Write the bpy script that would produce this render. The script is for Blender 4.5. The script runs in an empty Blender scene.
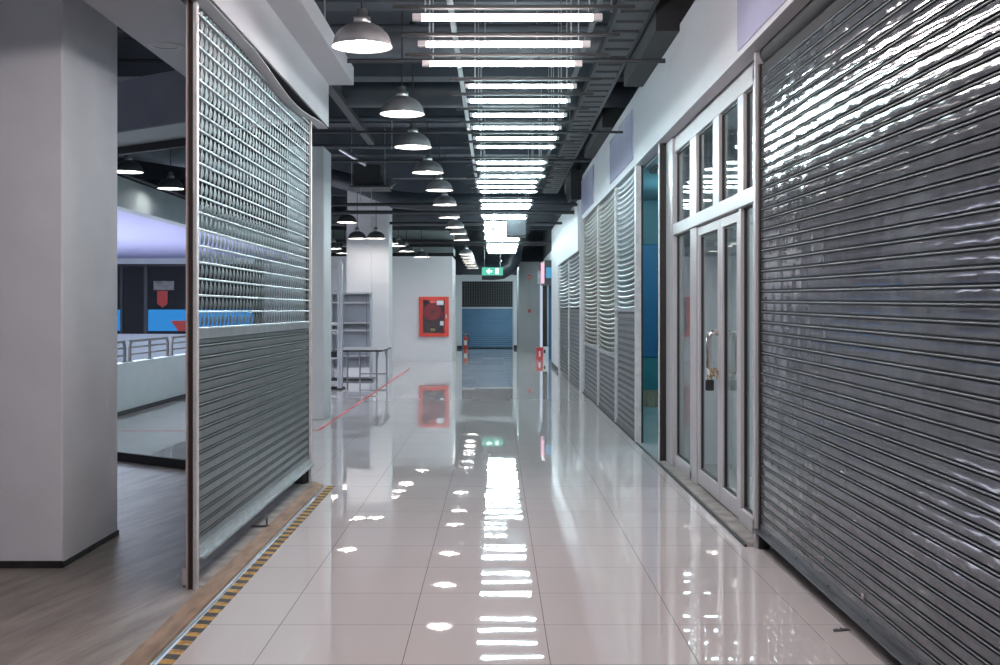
import bpy, math, random
from mathutils import Vector, Matrix
random.seed(7)
scene = bpy.context.scene
COL = scene.collection
PI = math.pi

# ------------------------------------------------------------------ materials
def new_mat(name):
    m = bpy.data.materials.new(name); m.use_nodes = True
    nt = m.node_tree; nt.nodes.clear()
    return m, nt
def N(nt, kind, **kw):
    n = nt.nodes.new(kind)
    for k, v in kw.items():
        setattr(n, k, v)
    return n
def L(nt, a, b): nt.links.new(a, b)
def val(nt, op, a, b=None, c=None):
    n = N(nt, 'ShaderNodeMath', operation=op)
    for i, v in enumerate((a, b, c)):
        if v is None: continue
        if isinstance(v, (int, float)): n.inputs[i].default_value = v
        else: L(nt, v, n.inputs[i])
    return n.outputs[0]
def rgb(c): return (c[0], c[1], c[2], 1.0)
def principled(nt):
    p = N(nt, 'ShaderNodeBsdfPrincipled'); o = N(nt, 'ShaderNodeOutputMaterial')
    L(nt, p.outputs[0], o.inputs[0]); return p
def coords(nt): return N(nt, 'ShaderNodeTexCoord').outputs['Object']

def paint(name, col, rough=0.6, metal=0.0, var=0.06, scale=3.0, bump=0.0, bscale=60.0, stretch=None, spec=0.5):
    m, nt = new_mat(name); p = principled(nt)
    co = coords(nt)
    if stretch:
        mp = N(nt, 'ShaderNodeMapping'); mp.inputs['Scale'].default_value = stretch
        L(nt, co, mp.inputs[0]); co = mp.outputs[0]
    n = N(nt, 'ShaderNodeTexNoise'); n.inputs['Scale'].default_value = scale; n.inputs['Detail'].default_value = 5
    L(nt, co, n.inputs['Vector'])
    r = N(nt, 'ShaderNodeValToRGB'); r.color_ramp.elements[0].position = .3; r.color_ramp.elements[1].position = .7
    r.color_ramp.elements[0].color = rgb([c*(1-var) for c in col]); r.color_ramp.elements[1].color = rgb([min(1, c*(1+var)) for c in col])
    L(nt, n.outputs['Fac'], r.inputs[0]); L(nt, r.outputs[0], p.inputs['Base Color'])
    p.inputs['Roughness'].default_value = rough; p.inputs['Metallic'].default_value = metal
    p.inputs['Specular IOR Level'].default_value = spec
    if bump:
        n2 = N(nt, 'ShaderNodeTexNoise'); n2.inputs['Scale'].default_value = bscale; n2.inputs['Detail'].default_value = 3
        L(nt, co, n2.inputs['Vector'])
        b = N(nt, 'ShaderNodeBump'); b.inputs['Strength'].default_value = bump; b.inputs['Distance'].default_value = .004
        L(nt, n2.outputs['Fac'], b.inputs['Height']); L(nt, b.outputs[0], p.inputs['Normal'])
    return m

def emit(name, col, strength):
    m, nt = new_mat(name)
    e = N(nt, 'ShaderNodeEmission'); e.inputs[0].default_value = rgb(col); e.inputs[1].default_value = strength
    o = N(nt, 'ShaderNodeOutputMaterial'); L(nt, e.outputs[0], o.inputs[0]); return m

def glass(name, tint=(.9, .96, .96), k=1.0, rough=0.0):
    m, nt = new_mat(name)
    g = N(nt, 'ShaderNodeNewGeometry')
    d = N(nt, 'ShaderNodeVectorMath', operation='DOT_PRODUCT')
    L(nt, g.outputs['Normal'], d.inputs[0]); L(nt, g.outputs['Incoming'], d.inputs[1])
    a = val(nt, 'ABSOLUTE', d.outputs['Value'])
    f = val(nt, 'POWER', val(nt, 'SUBTRACT', 1.0, a), 5.0)
    f = val(nt, 'MULTIPLY', val(nt, 'MULTIPLY_ADD', f, .96, .04), k)
    t = N(nt, 'ShaderNodeBsdfTransparent'); t.inputs[0].default_value = rgb(tint)
    s = N(nt, 'ShaderNodeBsdfGlossy'); s.inputs['Roughness'].default_value = rough; s.inputs[0].default_value = (1, 1, 1, 1)
    mx = N(nt, 'ShaderNodeMixShader'); L(nt, f, mx.inputs[0]); L(nt, t.outputs[0], mx.inputs[1]); L(nt, s.outputs[0], mx.inputs[2])
    o = N(nt, 'ShaderNodeOutputMaterial'); L(nt, mx.outputs[0], o.inputs[0]); return m

def tile_floor():
    m, nt = new_mat('polished_tile'); p = principled(nt)
    sx = N(nt, 'ShaderNodeSeparateXYZ'); L(nt, coords(nt), sx.inputs[0])
    u = val(nt, 'DIVIDE', val(nt, 'SUBTRACT', sx.outputs[0], .22 - 60), .6)
    v = val(nt, 'DIVIDE', val(nt, 'SUBTRACT', sx.outputs[1], 5.36 - 60), .6)
    def line(w, half):
        fr = val(nt, 'FRACT', w); d = val(nt, 'MINIMUM', fr, val(nt, 'SUBTRACT', 1.0, fr))
        return val(nt, 'LESS_THAN', d, half)
    jl = val(nt, 'MAXIMUM', line(u, .0028), line(v, .0036))
    cu = N(nt, 'ShaderNodeCombineXYZ'); L(nt, val(nt, 'FLOOR', u), cu.inputs[0]); L(nt, val(nt, 'FLOOR', v), cu.inputs[1])
    wn = N(nt, 'ShaderNodeTexWhiteNoise', noise_dimensions='2D'); L(nt, cu.outputs[0], wn.inputs['Vector'])
    n = N(nt, 'ShaderNodeTexNoise'); n.inputs['Scale'].default_value = 1.4; n.inputs['Detail'].default_value = 6; L(nt, coords(nt), n.inputs['Vector'])
    base = N(nt, 'ShaderNodeValToRGB'); base.color_ramp.elements[0].color = (.66, .605, .60, 1); base.color_ramp.elements[1].color = (.72, .665, .66, 1)
    L(nt, val(nt, 'ADD', val(nt, 'MULTIPLY', n.outputs['Fac'], .6), val(nt, 'MULTIPLY', wn.outputs['Value'], .4)), base.inputs[0])
    mx = N(nt, 'ShaderNodeMix', data_type='RGBA'); L(nt, jl, mx.inputs[0]); L(nt, base.outputs[0], mx.inputs[6]); mx.inputs[7].default_value = (.16, .14, .135, 1)
    L(nt, mx.outputs[2], p.inputs['Base Color'])
    rr = val(nt, 'MULTIPLY_ADD', n.outputs['Fac'], .02, .006)
    L(nt, val(nt, 'MULTIPLY', val(nt, 'SUBTRACT', 1.0, jl), .5), p.inputs['Specular IOR Level'])
    L(nt, val(nt, 'MAXIMUM', rr, val(nt, 'MULTIPLY', jl, .5)), p.inputs['Roughness'])
    p.inputs['IOR'].default_value = 1.55; p.inputs['Specular IOR Level'].default_value = .62
    # slightly warped, slightly tilted tiles
    n2 = N(nt, 'ShaderNodeTexNoise'); n2.inputs['Scale'].default_value = 2.6; n2.inputs['Detail'].default_value = 1.5; L(nt, coords(nt), n2.inputs['Vector'])
    bm = N(nt, 'ShaderNodeBump'); bm.inputs['Strength'].default_value = 1.0; bm.inputs['Distance'].default_value = .00035
    L(nt, n2.outputs['Fac'], bm.inputs['Height'])
    sb = N(nt, 'ShaderNodeVectorMath', operation='SUBTRACT'); L(nt, wn.outputs['Color'], sb.inputs[0]); sb.inputs[1].default_value = (.5, .5, .5)
    sc = N(nt, 'ShaderNodeVectorMath', operation='MULTIPLY'); L(nt, sb.outputs[0], sc.inputs[0]); sc.inputs[1].default_value = (.0025, .0025, 0)
    ad = N(nt, 'ShaderNodeVectorMath', operation='ADD'); L(nt, bm.outputs[0], ad.inputs[0]); L(nt, sc.outputs[0], ad.inputs[1])
    nn = N(nt, 'ShaderNodeVectorMath', operation='NORMALIZE'); L(nt, ad.outputs[0], nn.inputs[0])
    L(nt, nn.outputs[0], p.inputs['Normal'])
    return m

def plank_floor():
    m, nt = new_mat('grey_plank_vinyl'); p = principled(nt)
    mp = N(nt, 'ShaderNodeMapping'); mp.inputs['Rotation'].default_value = (0, 0, math.radians(12)); L(nt, coords(nt), mp.inputs[0])
    m2 = N(nt, 'ShaderNodeMapping'); m2.inputs['Scale'].default_value = (6, .7, 1); L(nt, mp.outputs[0], m2.inputs[0])
    n = N(nt, 'ShaderNodeTexNoise'); n.inputs['Scale'].default_value = 2.2; n.inputs['Detail'].default_value = 8; n.inputs['Roughness'].default_value = .65
    L(nt, m2.outputs[0], n.inputs['Vector'])
    r = N(nt, 'ShaderNodeValToRGB'); r.color_ramp.elements[0].position = .32; r.color_ramp.elements[1].position = .68
    r.color_ramp.elements[0].color = (.21, .182, .16, 1); r.color_ramp.elements[1].color = (.40, .36, .325, 1)
    L(nt, n.outputs['Fac'], r.inputs[0])
    sx = N(nt, 'ShaderNodeSeparateXYZ'); L(nt, mp.outputs[0], sx.inputs[0])
    row = val(nt, 'DIVIDE', sx.outputs[0], .16)
    fr = val(nt, 'FRACT', val(nt, 'ADD', row, 100.0))
    ln = val(nt, 'LESS_THAN', fr, .02)
    br = N(nt, 'ShaderNodeTexWhiteNoise', noise_dimensions='1D'); L(nt, val(nt, 'FLOOR', row), br.inputs['W'])
    hs = N(nt, 'ShaderNodeHueSaturation'); L(nt, r.outputs[0], hs.inputs['Color']); L(nt, val(nt, 'MULTIPLY_ADD', br.outputs['Value'], .18, .91), hs.inputs['Value'])
    mx = N(nt, 'ShaderNodeMix', data_type='RGBA'); L(nt, val(nt, 'MULTIPLY', ln, .5), mx.inputs[0]); L(nt, hs.outputs[0], mx.inputs[6]); mx.inputs[7].default_value = (.09, .08, .07, 1)
    L(nt, mx.outputs[2], p.inputs['Base Color']); p.inputs['Roughness'].default_value = .42; p.inputs['Specular IOR Level'].default_value = .4
    return m

def hazard():
    m, nt = new_mat('hazard_stripes'); p = principled(nt)
    sx = N(nt, 'ShaderNodeSeparateXYZ'); L(nt, coords(nt), sx.inputs[0])
    n = N(nt, 'ShaderNodeTexNoise'); n.inputs['Scale'].default_value = 25; L(nt, coords(nt), n.inputs['Vector'])
    s = val(nt, 'ADD', sx.outputs[1], val(nt, 'MULTIPLY', sx.outputs[0], .25))
    fr = val(nt, 'FRACT', val(nt, 'DIVIDE', s, .134))
    st = val(nt, 'LESS_THAN', fr, .5)
    mx = N(nt, 'ShaderNodeMix', data_type='RGBA'); L(nt, st, mx.inputs[0]); mx.inputs[6].default_value = (.05, .05, .052, 1); mx.inputs[7].default_value = (.58, .33, .07, 1)
    m3 = N(nt, 'ShaderNodeMix', data_type='RGBA', blend_type='MULTIPLY'); L(nt, mx.outputs[2], m3.inputs[6]); m3.inputs[7].default_value = (.6, .57, .55, 1)
    L(nt, val(nt, 'GREATER_THAN', n.outputs['Fac'], .56), m3.inputs[0])
    L(nt, m3.outputs[2], p.inputs['Base Color']); p.inputs['Roughness'].default_value = .55
    return m

def metal_slat(name, col, rough, metal, smudge=.25, dent=.001):
    m, nt = new_mat(name); p = principled(nt); p.inputs['Specular IOR Level'].default_value = .35
    co = coords(nt)
    n = N(nt, 'ShaderNodeTexNoise'); n.inputs['Scale'].default_value = 2.5; n.inputs['Detail'].default_value = 7; n.inputs['Roughness'].default_value = .7; L(nt, co, n.inputs['Vector'])
    mp = N(nt, 'ShaderNodeMapping'); mp.inputs['Scale'].default_value = (1, 12, 3); L(nt, co, mp.inputs[0])
    n2 = N(nt, 'ShaderNodeTexNoise'); n2.inputs['Scale'].default_value = 1.5; n2.inputs['Detail'].default_value = 4; L(nt, mp.outputs[0], n2.inputs['Vector'])
    mixf = val(nt, 'ADD', val(nt, 'MULTIPLY', n.outputs['Fac'], .6), val(nt, 'MULTIPLY', n2.outputs['Fac'], .4))
    r = N(nt, 'ShaderNodeValToRGB'); r.color_ramp.elements[0].position = .35; r.color_ramp.elements[1].position = .68
    r.color_ramp.elements[0].color = rgb([c*(1-smudge) for c in col]); r.color_ramp.elements[1].color = rgb([min(1, c*(1+smudge)) for c in col])
    L(nt, mixf, r.inputs[0]); L(nt, r.outputs[0], p.inputs['Base Color'])
    L(nt, val(nt, 'MULTIPLY_ADD', mixf, .06, rough-.03), p.inputs['Roughness'])
    p.inputs['Metallic'].default_value = metal
    # shallow dents pressed into the slats
    n3 = N(nt, 'ShaderNodeTexNoise'); n3.inputs['Scale'].default_value = 5.5; n3.inputs['Detail'].default_value = 1; L(nt, co, n3.inputs['Vector'])
    b = N(nt, 'ShaderNodeBump'); b.inputs['Strength'].default_value = 1.0; b.inputs['Distance'].default_value = dent
    L(nt, n3.outputs['Fac'], b.inputs['Height']); L(nt, b.outputs[0], p.inputs['Normal'])
    return m

M = {}
M['tile'] = tile_floor()
M['plank'] = plank_floor()
M['hazard'] = hazard()
M['white'] = paint('white_wall_paint', (.63, .64, .66), .55, var=.025, scale=1.2, bump=.15, bscale=30)
M['header'] = paint('header_board_paint', (.50, .50, .53), .5, var=.02, scale=1.0)
M['column'] = paint('column_plaster', (.84, .85, .90), .6, var=.06, scale=1.6, bump=.35, bscale=14)
M['grey'] = paint('grey_wall_paint', (.42, .45, .47), .6, var=.03)
M['dark_ceiling'] = paint('dark_ceiling_paint', (.034, .040, .052), .7, var=.2, scale=1.5, bump=.4, bscale=8)
M['beam'] = paint('beam_paint', (.05, .060, .075), .7, var=.2, scale=2, bump=.3, bscale=10)
M['black'] = paint('black_metal', (.018, .019, .021), .45)
M['void'] = paint('flat_black_and_shade', (.012, .013, .015), .8)  # black casings and boards; also shade in gaps, painted as colour
M['pipe'] = paint('dark_pipe', (.03, .034, .04), .45)
M['duct'] = paint('duct_skin', (.035, .045, .058), .4, var=.2, bump=.3, bscale=5)
M['duct_light'] = paint('duct_wrap_grey', (.13, .142, .16), .5, var=.2)
M['galv'] = paint('galvanised_steel', (.42, .45, .47), .35, .7, var=.15, scale=10)
M['foil'] = paint('foil_duct', (.6, .62, .65), .3, .9, var=.2, scale=20, bump=1, bscale=40)
M['alu'] = paint('brushed_aluminium', (.52, .51, .52), .42, .75, var=.18, scale=6, stretch=(1, 1, 3))
M['alu_dark'] = paint('dark_grey_enamel', (.06, .065, .07), .4, .2, var=.1)
M['lining'] = paint('white_enamel_lining', (.85, .83, .82), .5, var=.02)
M['collar'] = paint('cast_aluminium', (.62, .62, .62), .3, .9, var=.1, scale=20)
M['frame'] = paint('white_powder_coat', (.44, .425, .435), .35, var=.03)
M['gasket'] = paint('black_gasket', (.015, .015, .016), .5)
M['chrome'] = paint('polished_chrome', (.75, .72, .68), .08, 1.0, var=.05, scale=30)
M['brass'] = paint('aged_brass', (.45, .32, .16), .3, 1.0, var=.3, scale=40)
M['slat'] = metal_slat('grey_shutter_steel', (.115, .125, .142), .075, .08, .25, .006)
M['slat_left'] = metal_slat('pale_shutter_steel', (.16, .175, .185), .38, .4)
M['slat_far'] = metal_slat('far_shutter_steel', (.17, .18, .18), .4, .4)
M['slat_olive'] = metal_slat('olive_dusty_steel', (.20, .195, .165), .45, .3)
M['slat_blue'] = metal_slat('blue_shutter_steel', (.085, .18, .30), .45, .1, .08)
M['joint'] = paint('grimy_shaded_joint', (.05, .055, .06), .5, .3, var=.3)  # grime and the shade of the grooves, both in this dark colour
M['link'] = paint('dull_grille_link', (.10, .11, .115), .5, .35, var=.15)
M['rib'] = paint('dull_slat_rib', (.17, .20, .215), .55, .2, var=.2)
M['rod'] = paint('bright_zinc_rod', (.62, .70, .71), .35, .6, var=.1, scale=20)
M['guide'] = paint('whitened_guide_rail', (.62, .60, .60), .4, .2, var=.12, scale=14, bump=.4, bscale=40)
M['rust'] = paint('rust_primer', (.28, .12, .07), .7, var=.3, scale=20)
M['rail_dark'] = paint('dark_bottom_rail', (.09, .09, .10), .4, .4, var=.2)
M['slab'] = paint('worn_wood_sill', (.33, .225, .155), .7, var=.3, scale=5, bump=.4, bscale=20, stretch=(4, .8, 1))
M['concrete'] = paint('worn_concrete', (.30, .28, .26), .75, var=.3, scale=7, bump=.5, bscale=25)
M['steel_trim'] = paint('steel_edge_trim', (.28, .29, .31), .3, .8, var=.2, scale=12)
M['skirt'] = paint('black_skirting', (.022, .02, .02), .6, var=.4, scale=9)
M['lilac'] = paint('lilac_sign_sheet', (.55, .54, .74), .2, var=.03)
M['red'] = paint('red_enamel', (.62, .05, .035), .3, var=.05)
M['red_tape'] = paint('red_floor_tape', (.60, .07, .07), .45, var=.1)
M['lining_red'] = paint('dark_red_cabinet_lining', (.10, .045, .05), .6)
M['hose'] = paint('red_canvas_hose', (.42, .05, .06), .7, var=.2, scale=30)
M['paper'] = paint('white_label', (.75, .77, .82), .6)
M['redlabel'] = paint('red_label', (.7, .12, .12), .6)
M['blue'] = emit('blue_lit_panel', (.04, .27, .68), .30)
M['blue_board'] = paint('blue_painted_board', (.006, .10, .22), .5, var=.04)
M['teal_board'] = paint('teal_cloth', (.03, .17, .20), .7, var=.15)
M['teal_wall'] = paint('blue_grey_plaster', (.14, .22, .25), .7)
M['lilac_soffit'] = paint('lilac_soffit_paint', (.50, .50, .74), .7, var=.02)
M['greengrey'] = paint('green_grey_paint', (.36, .40, .40), .6)
M['parapet'] = paint('pale_parapet_paint', (.76, .81, .82), .5, var=.05, bump=.3, bscale=4)
M['bulkhead'] = paint('charcoal_bulkhead_paint', (.30, .30, .35), .6)
M['railing'] = paint('railing_paint', (.22, .21, .20), .4, .3)
M['shelf'] = paint('shelf_blue_grey', (.42, .45, .50), .4, .1)
M['tabletop'] = paint('grey_laminate', (.45, .46, .48), .35)
M['leg_steel'] = paint('dull_leg_steel', (.25, .27, .29), .35, .5)
M['green'] = emit('exit_green', (.10, .46, .34), .42)
M['sign_white'] = emit('exit_white', (.75, .95, .95), .7)
M['green_paint'] = paint('green_board', (.02, .40, .09), .5)
M['screen_pink'] = emit('lit_poster_pink', (.75, .42, .55), .45)
M['screen_blue'] = emit('lit_poster_blue', (.10, .35, .60), .3)
M['carton'] = paint('white_carton', (.62, .64, .66), .7)
M['carton_red'] = paint('red_carton_print', (.62, .07, .07), .6)
M['glass'] = glass('clear_window_glass', (.88, .94, .94), .48)
M['glass_dark'] = glass('clear_partition_glass', (.9, .95, .97), .5)
WARM = (1.0, .90, .90); COOL = (.73, .95, 1.0)
M['tube_warm'] = emit('warm_white_tube', WARM, 26)
M['tube_cool'] = emit('cool_white_tube', COOL, 23)
M['bulb'] = emit('pendant_bulb', (1.0, .93, .88), 24)
M['bulb_dim'] = emit('side_pendant_bulb', (1.0, .93, .88), 40)
M['down_teal'] = emit('teal_downlight', (.45, .9, 1.0), 3)
M['down_off'] = paint('grey_downlight_lens', (.36, .44, .45), .3)
M['tube_cap'] = paint('batten_end_cap', (.7, .66, .66), .5)

# ------------------------------------------------------------------ mesh builder
class MB:
    def __init__(s): s.v = []; s.f = []; s.m = []; s.s = []
    def add(s, vs, fs, mi=0, smooth=False):
        b = len(s.v); s.v += [tuple(v) for v in vs]
        for f in fs: s.f.append([b+i for i in f]); s.m.append(mi); s.s.append(smooth)
        return s
    def box(s, x0, x1, y0, y1, z0, z1, mi=0):
        vs = [(x, y, z) for x in (x0, x1) for y in (y0, y1) for z in (z0, z1)]
        return s.add(vs, [(0,1,3,2), (4,6,7,5), (0,4,5,1), (2,3,7,6), (0,2,6,4), (1,5,7,3)], mi)
    def bevel_box(s, x0, x1, y0, y1, z0, z1, b=.005, mi=0):
        # box with chamfered vertical and horizontal edges
        pts = []
        for (x, y, z) in [(x, y, z) for x in (0, 1) for y in (0, 1) for z in (0, 1)]:
            X = (x0, x1)[x]; Y = (y0, y1)[y]; Z = (z0, z1)[z]
            dx = b if x == 0 else -b; dy = b if y == 0 else -b; dz = b if z == 0 else -b
            pts += [(X, Y+dy, Z+dz), (X+dx, Y, Z+dz), (X+dx, Y+dy, Z)]
        I = lambda x, y, z, k: (x*4+y*2+z)*3+k
        fs = []
        for x in (0, 1): q = [I(x,0,0,0), I(x,0,1,0), I(x,1,1,0), I(x,1,0,0)]; fs.append(q if x == 0 else q[::-1])
        for y in (0, 1): q = [I(0,y,0,1), I(1,y,0,1), I(1,y,1,1), I(0,y,1,1)]; fs.append(q if y == 0 else q[::-1])
        for z in (0, 1): q = [I(0,0,z,2), I(0,1,z,2), I(1,1,z,2), I(1,0,z,2)]; fs.append(q if z == 0 else q[::-1])
        for y in (0, 1):
            for z in (0, 1): fs.append([I(0,y,z,1), I(1,y,z,1), I(1,y,z,2), I(0,y,z,2)])
        for x in (0, 1):
            for z in (0, 1): fs.append([I(x,0,z,0), I(x,1,z,0), I(x,1,z,2), I(x,0,z,2)])
        for x in (0, 1):
            for y in (0, 1): fs.append([I(x,y,0,0), I(x,y,1,0), I(x,y,1,1), I(x,y,0,1)])
        for x in (0, 1):
            for y in (0, 1):
                for z in (0, 1): fs.append([I(x,y,z,0), I(x,y,z,1), I(x,y,z,2)])
        return s.add(pts, fs, mi)
    def tube(s, pts, r, n=10, mi=0, caps=True, smooth=True):
        pts = [Vector(p) for p in pts]; rs = r if isinstance(r, (list, tuple)) else [r]*len(pts)
        rings = []; up = None
        for i, p in enumerate(pts):
            a = pts[max(i-1, 0)]; c = pts[min(i+1, len(pts)-1)]
            t = (c-a).normalized()
            if up is None: up = Vector((0, 0, 1)) if abs(t.z) < .9 else Vector((0, 1, 0))
            u = (up - t*up.dot(t)).normalized(); w = t.cross(u); up = u
            rings.append([p + (u*math.cos(2*PI*k/n) + w*math.sin(2*PI*k/n))*rs[i] for k in range(n)])
        vs = [v for rg in rings for v in rg]; fs = []
        for i in range(len(pts)-1):
            for k in range(n):
                k2 = (k+1) % n; fs.append((i*n+k, i*n+k2, (i+1)*n+k2, (i+1)*n+k))
        s.add(vs, fs, mi, smooth)
        if caps: s.add(rings[0], [list(range(n))[::-1]], mi); s.add(rings[-1], [list(range(n))], mi)
        return s
    def lathe(s, prof, c=(0, 0, 0), n=32, mi=0, smooth=True):
        vs = [(c[0]+r*math.cos(2*PI*k/n), c[1]+r*math.sin(2*PI*k/n), c[2]+z) for r, z in prof for k in range(n)]
        fs = []
        for i in range(len(prof)-1):
            for k in range(n):
                k2 = (k+1) % n; fs.append((i*n+k, i*n+k2, (i+1)*n+k2, (i+1)*n+k))
        return s.add(vs, fs, mi, smooth)
    def prism(s, poly, z0, z1, mi=0):
        n = len(poly)
        vs = [(x, y, z0) for x, y in poly] + [(x, y, z1) for x, y in poly]
        fs = [list(range(n))[::-1], list(range(n, 2*n))] + [(k, (k+1) % n, n+(k+1) % n, n+k) for k in range(n)]
        return s.add(vs, fs, mi)
    def build(s, name, mat, parent=None, loc=None):
        me = bpy.data.meshes.new(name); me.from_pydata(s.v, [], s.f)
        for mt in (mat if isinstance(mat, (list, tuple)) else [mat]): me.materials.append(mt)
        for p, mi, sm in zip(me.polygons, s.m, s.s): p.material_index = mi; p.use_smooth = sm
        me.validate(); me.update()
        o = bpy.data.objects.new(name, me); COL.objects.link(o)
        if loc is not None: o.location = loc
        if parent is not None:
            o.parent = parent
            if loc is None:  # vertices given in world space: make them local to the thing
                o.matrix_parent_inverse = parent.matrix_basis.inverted()
        return o
def box(x0, x1, y0, y1, z0, z1): return MB().box(x0, x1, y0, y1, z0, z1)

def tag(o, label=None, cat=None, group=None, kind=None):
    if label: o['label'] = label
    if cat: o['category'] = cat
    if group: o['group'] = group
    if kind: o['kind'] = kind
    return o
def thing(name, label, cat, loc=(0, 0, 0), group=None, rz=0):
    o = bpy.data.objects.new(name, None); COL.objects.link(o); o.empty_display_size = .1
    o.matrix_basis = Matrix.Translation(loc) @ Matrix.Rotation(rz, 4, 'Z')
    return tag(o, label, cat, group)
def struct(name, mb, mat, label, parent=None):
    o = mb.build(name, mat, parent)
    if parent is None: tag(o, label, 'room', kind='structure')
    return o
def dup(root, loc, label=None, group=None):
    r = root.copy(); COL.objects.link(r); r.location = loc
    if label: r['label'] = label
    if group: r['group'] = group
    for ch in list(root.children):
        c = ch.copy(); COL.objects.link(c); c.parent = r
        for g in list(ch.children):
            d = g.copy(); COL.objects.link(d); d.parent = c
    return r
ORD = ['first','second','third','fourth','fifth','sixth','seventh','eighth','ninth','tenth','eleventh','twelfth','thirteenth','fourteenth','fifteenth','sixteenth','seventeenth','eighteenth','nineteenth','twentieth','twenty-first','twenty-second','twenty-third','twenty-fourth','twenty-fifth','twenty-sixth','twenty-seventh','twenty-eighth','twenty-ninth','thirtieth','thirty-first','thirty-second','thirty-third','thirty-fourth','thirty-fifth','thirty-sixth','thirty-seventh','thirty-eighth','thirty-ninth','fortieth','forty-first','forty-second','forty-third','forty-fourth','forty-fifth','forty-sixth','forty-seventh','forty-eighth']

EYE = 1.43
CEIL = 4.55
# ------------------------------------------------------------------ floor, ceiling, walls
f = MB()
f.box(-1.33, 1.60, -6, 46, -.1, 0)
f.box(-16, -1.33, 9.62, 46, -.1, 0)
struct('floor', f, M['tile'], 'polished pale pinkish floor of large square tiles along the corridor')
fl = MB().prism([(-9, -6), (-1.50, -6), (-1.50, 9.62), (-1.56, 9.66), (-5.1, 12.3), (-9, 12.3)], -.1, .001)
# planks inside the open shop, up to the glass partition
struct('floor_left', fl, M['plank'], 'worn grey plank floor inside the open shop')
struct('floor_right', box(1.60, 7, -6, 46, -.1, -.001), M['tile'], 'floor inside the shops behind the shutters')
struct('ceiling', box(-16, 7, -6, 46, CEIL, CEIL+.15), M['dark_ceiling'], 'dark painted open ceiling above the corridor')
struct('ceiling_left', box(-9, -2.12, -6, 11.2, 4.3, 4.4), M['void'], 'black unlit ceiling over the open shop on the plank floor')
bm_ = MB()
for yb in (1.0, 4.2, 7.2, 10.3, 13.6, 17.0, 20.4, 24, 27.6, 31.5, 35.5, 39.5):
    bm_.box(-2.1 if yb < 12 else -9, 1.85, yb, yb+.32, 4.12, CEIL)
struct('ceiling_beam', bm_, M['beam'], 'dark blue grey concrete beams crossing the open ceiling')
# upper side walls, above the headers
struct('wall_right_upper', box(1.72, 1.86, -6, 46, 3.0, CEIL), M['dark_ceiling'], 'dark wall above the white header over the shopfronts')
struct('wall_rear', box(-9, 7, -6.2, -6, 0, CEIL), M['grey'], 'wall closing the corridor behind the camera')
struct('wall_far_left', box(-16.2, -16, -6, 46, 0, CEIL), M['bulkhead'], 'dark wall beyond the atrium')

# far end of the corridor
w = MB()
w.box(-1.8, -1.27, 43.95, 44.2, 0, 2.72); w.box(-1.27, .66, 43.95, 44.2, 2.50, 2.74)
w.box(.66, .84, 43.9, 44.2, 0, 2.72)
struct('wall_back', w, M['white'], 'white wall framing the blue shutter at the corridor end')
struct('wall_back_upper', box(-6, 2.5, 44.0, 44.2, 2.74, CEIL), M['duct'], 'dark upper wall over the blue shutter at the corridor end')
struct('baseboard_back', MB().box(-1.45, -1.27, 43.88, 43.95, 0, .10).box(.66, .84, 43.83, 43.9, 0, .12), M['skirt'], 'black skirting either side of the blue shutter')
struct('wall_back_left', box(-16, -1.75, 43.0, 43.2, 0, CEIL), M['grey'], 'grey wall behind the fire hose wall')
# hose cabinet wall block
w = MB().box(-6.5, -1.22, 33.0, 35.6, 0, 2.93)
struct('wall_hose', w, M['white'], 'free standing white wall block carrying the red fire hose cabinet')
w = MB().box(-6.5, -1.22, 33.6, 35.4, 3.04, 3.22).box(-6.5, -1.22, 33.9, 35.3, 3.42, 3.7)
struct('wall_hose_upper', w, M['greengrey'], 'grey bulkhead strips showing above the hose wall')
struct('ceiling_edge_trim', MB().box(-6.5, -1.2, 33.2, 33.5, 2.93, 3.04).box(-6.5, -1.2, 33.3, 33.7, 3.22, 3.42), M['void'], 'black gap strips above the hose wall')
# white column by the table and shelving
w = MB().box(-3.19, -2.29, 25.2, 26.05, 0, CEIL).box(-2.72, -2.66, 25.165, 25.2, 0, 3.4)
struct('column_white', w, M['white'], 'tall white column behind the folding table')
w = MB().bevel_box(-2.72, -2.235, 15.34, 16.0, 0, 3.56, .012)
struct('column_pilaster', w, M['white'], 'pale white wall end just past the half open shutter')
# big left column
w = MB().bevel_box(-5.0, -2.405, 6.54, 7.50, 0, CEIL, .006)
struct('column_left', w, M['column'], 'large grey plastered column standing on the plank floor')
struct('baseboard_left', MB().box(-5.0, -2.400, 6.530, 6.54, 0, .04).box(-2.405, -2.397, 6.54, 7.505, 0, .032), M['skirt'], 'scuffed black skirting round the large grey column')

# left header: fascia, soffit and stepped cornice
w = MB().box(-1.56, -1.463, -5.9, 10.32, 3.03, 3.41).box(-2.10, -1.56, -5.9, 10.32, 3.10, 3.41)
w.box(-2.12, -1.247, -5.9, 10.34, 3.40, 3.555)
struct('wall_header_left', w, M['header'], 'white stepped header board over the half open shutter')
w = MB().box(-2.12, -1.62, -5.9, 10.3, 3.02, 3.10)
struct('ceiling_soffit_left', w, M['header'], 'white soffit strip just inside the open shop')
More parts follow.
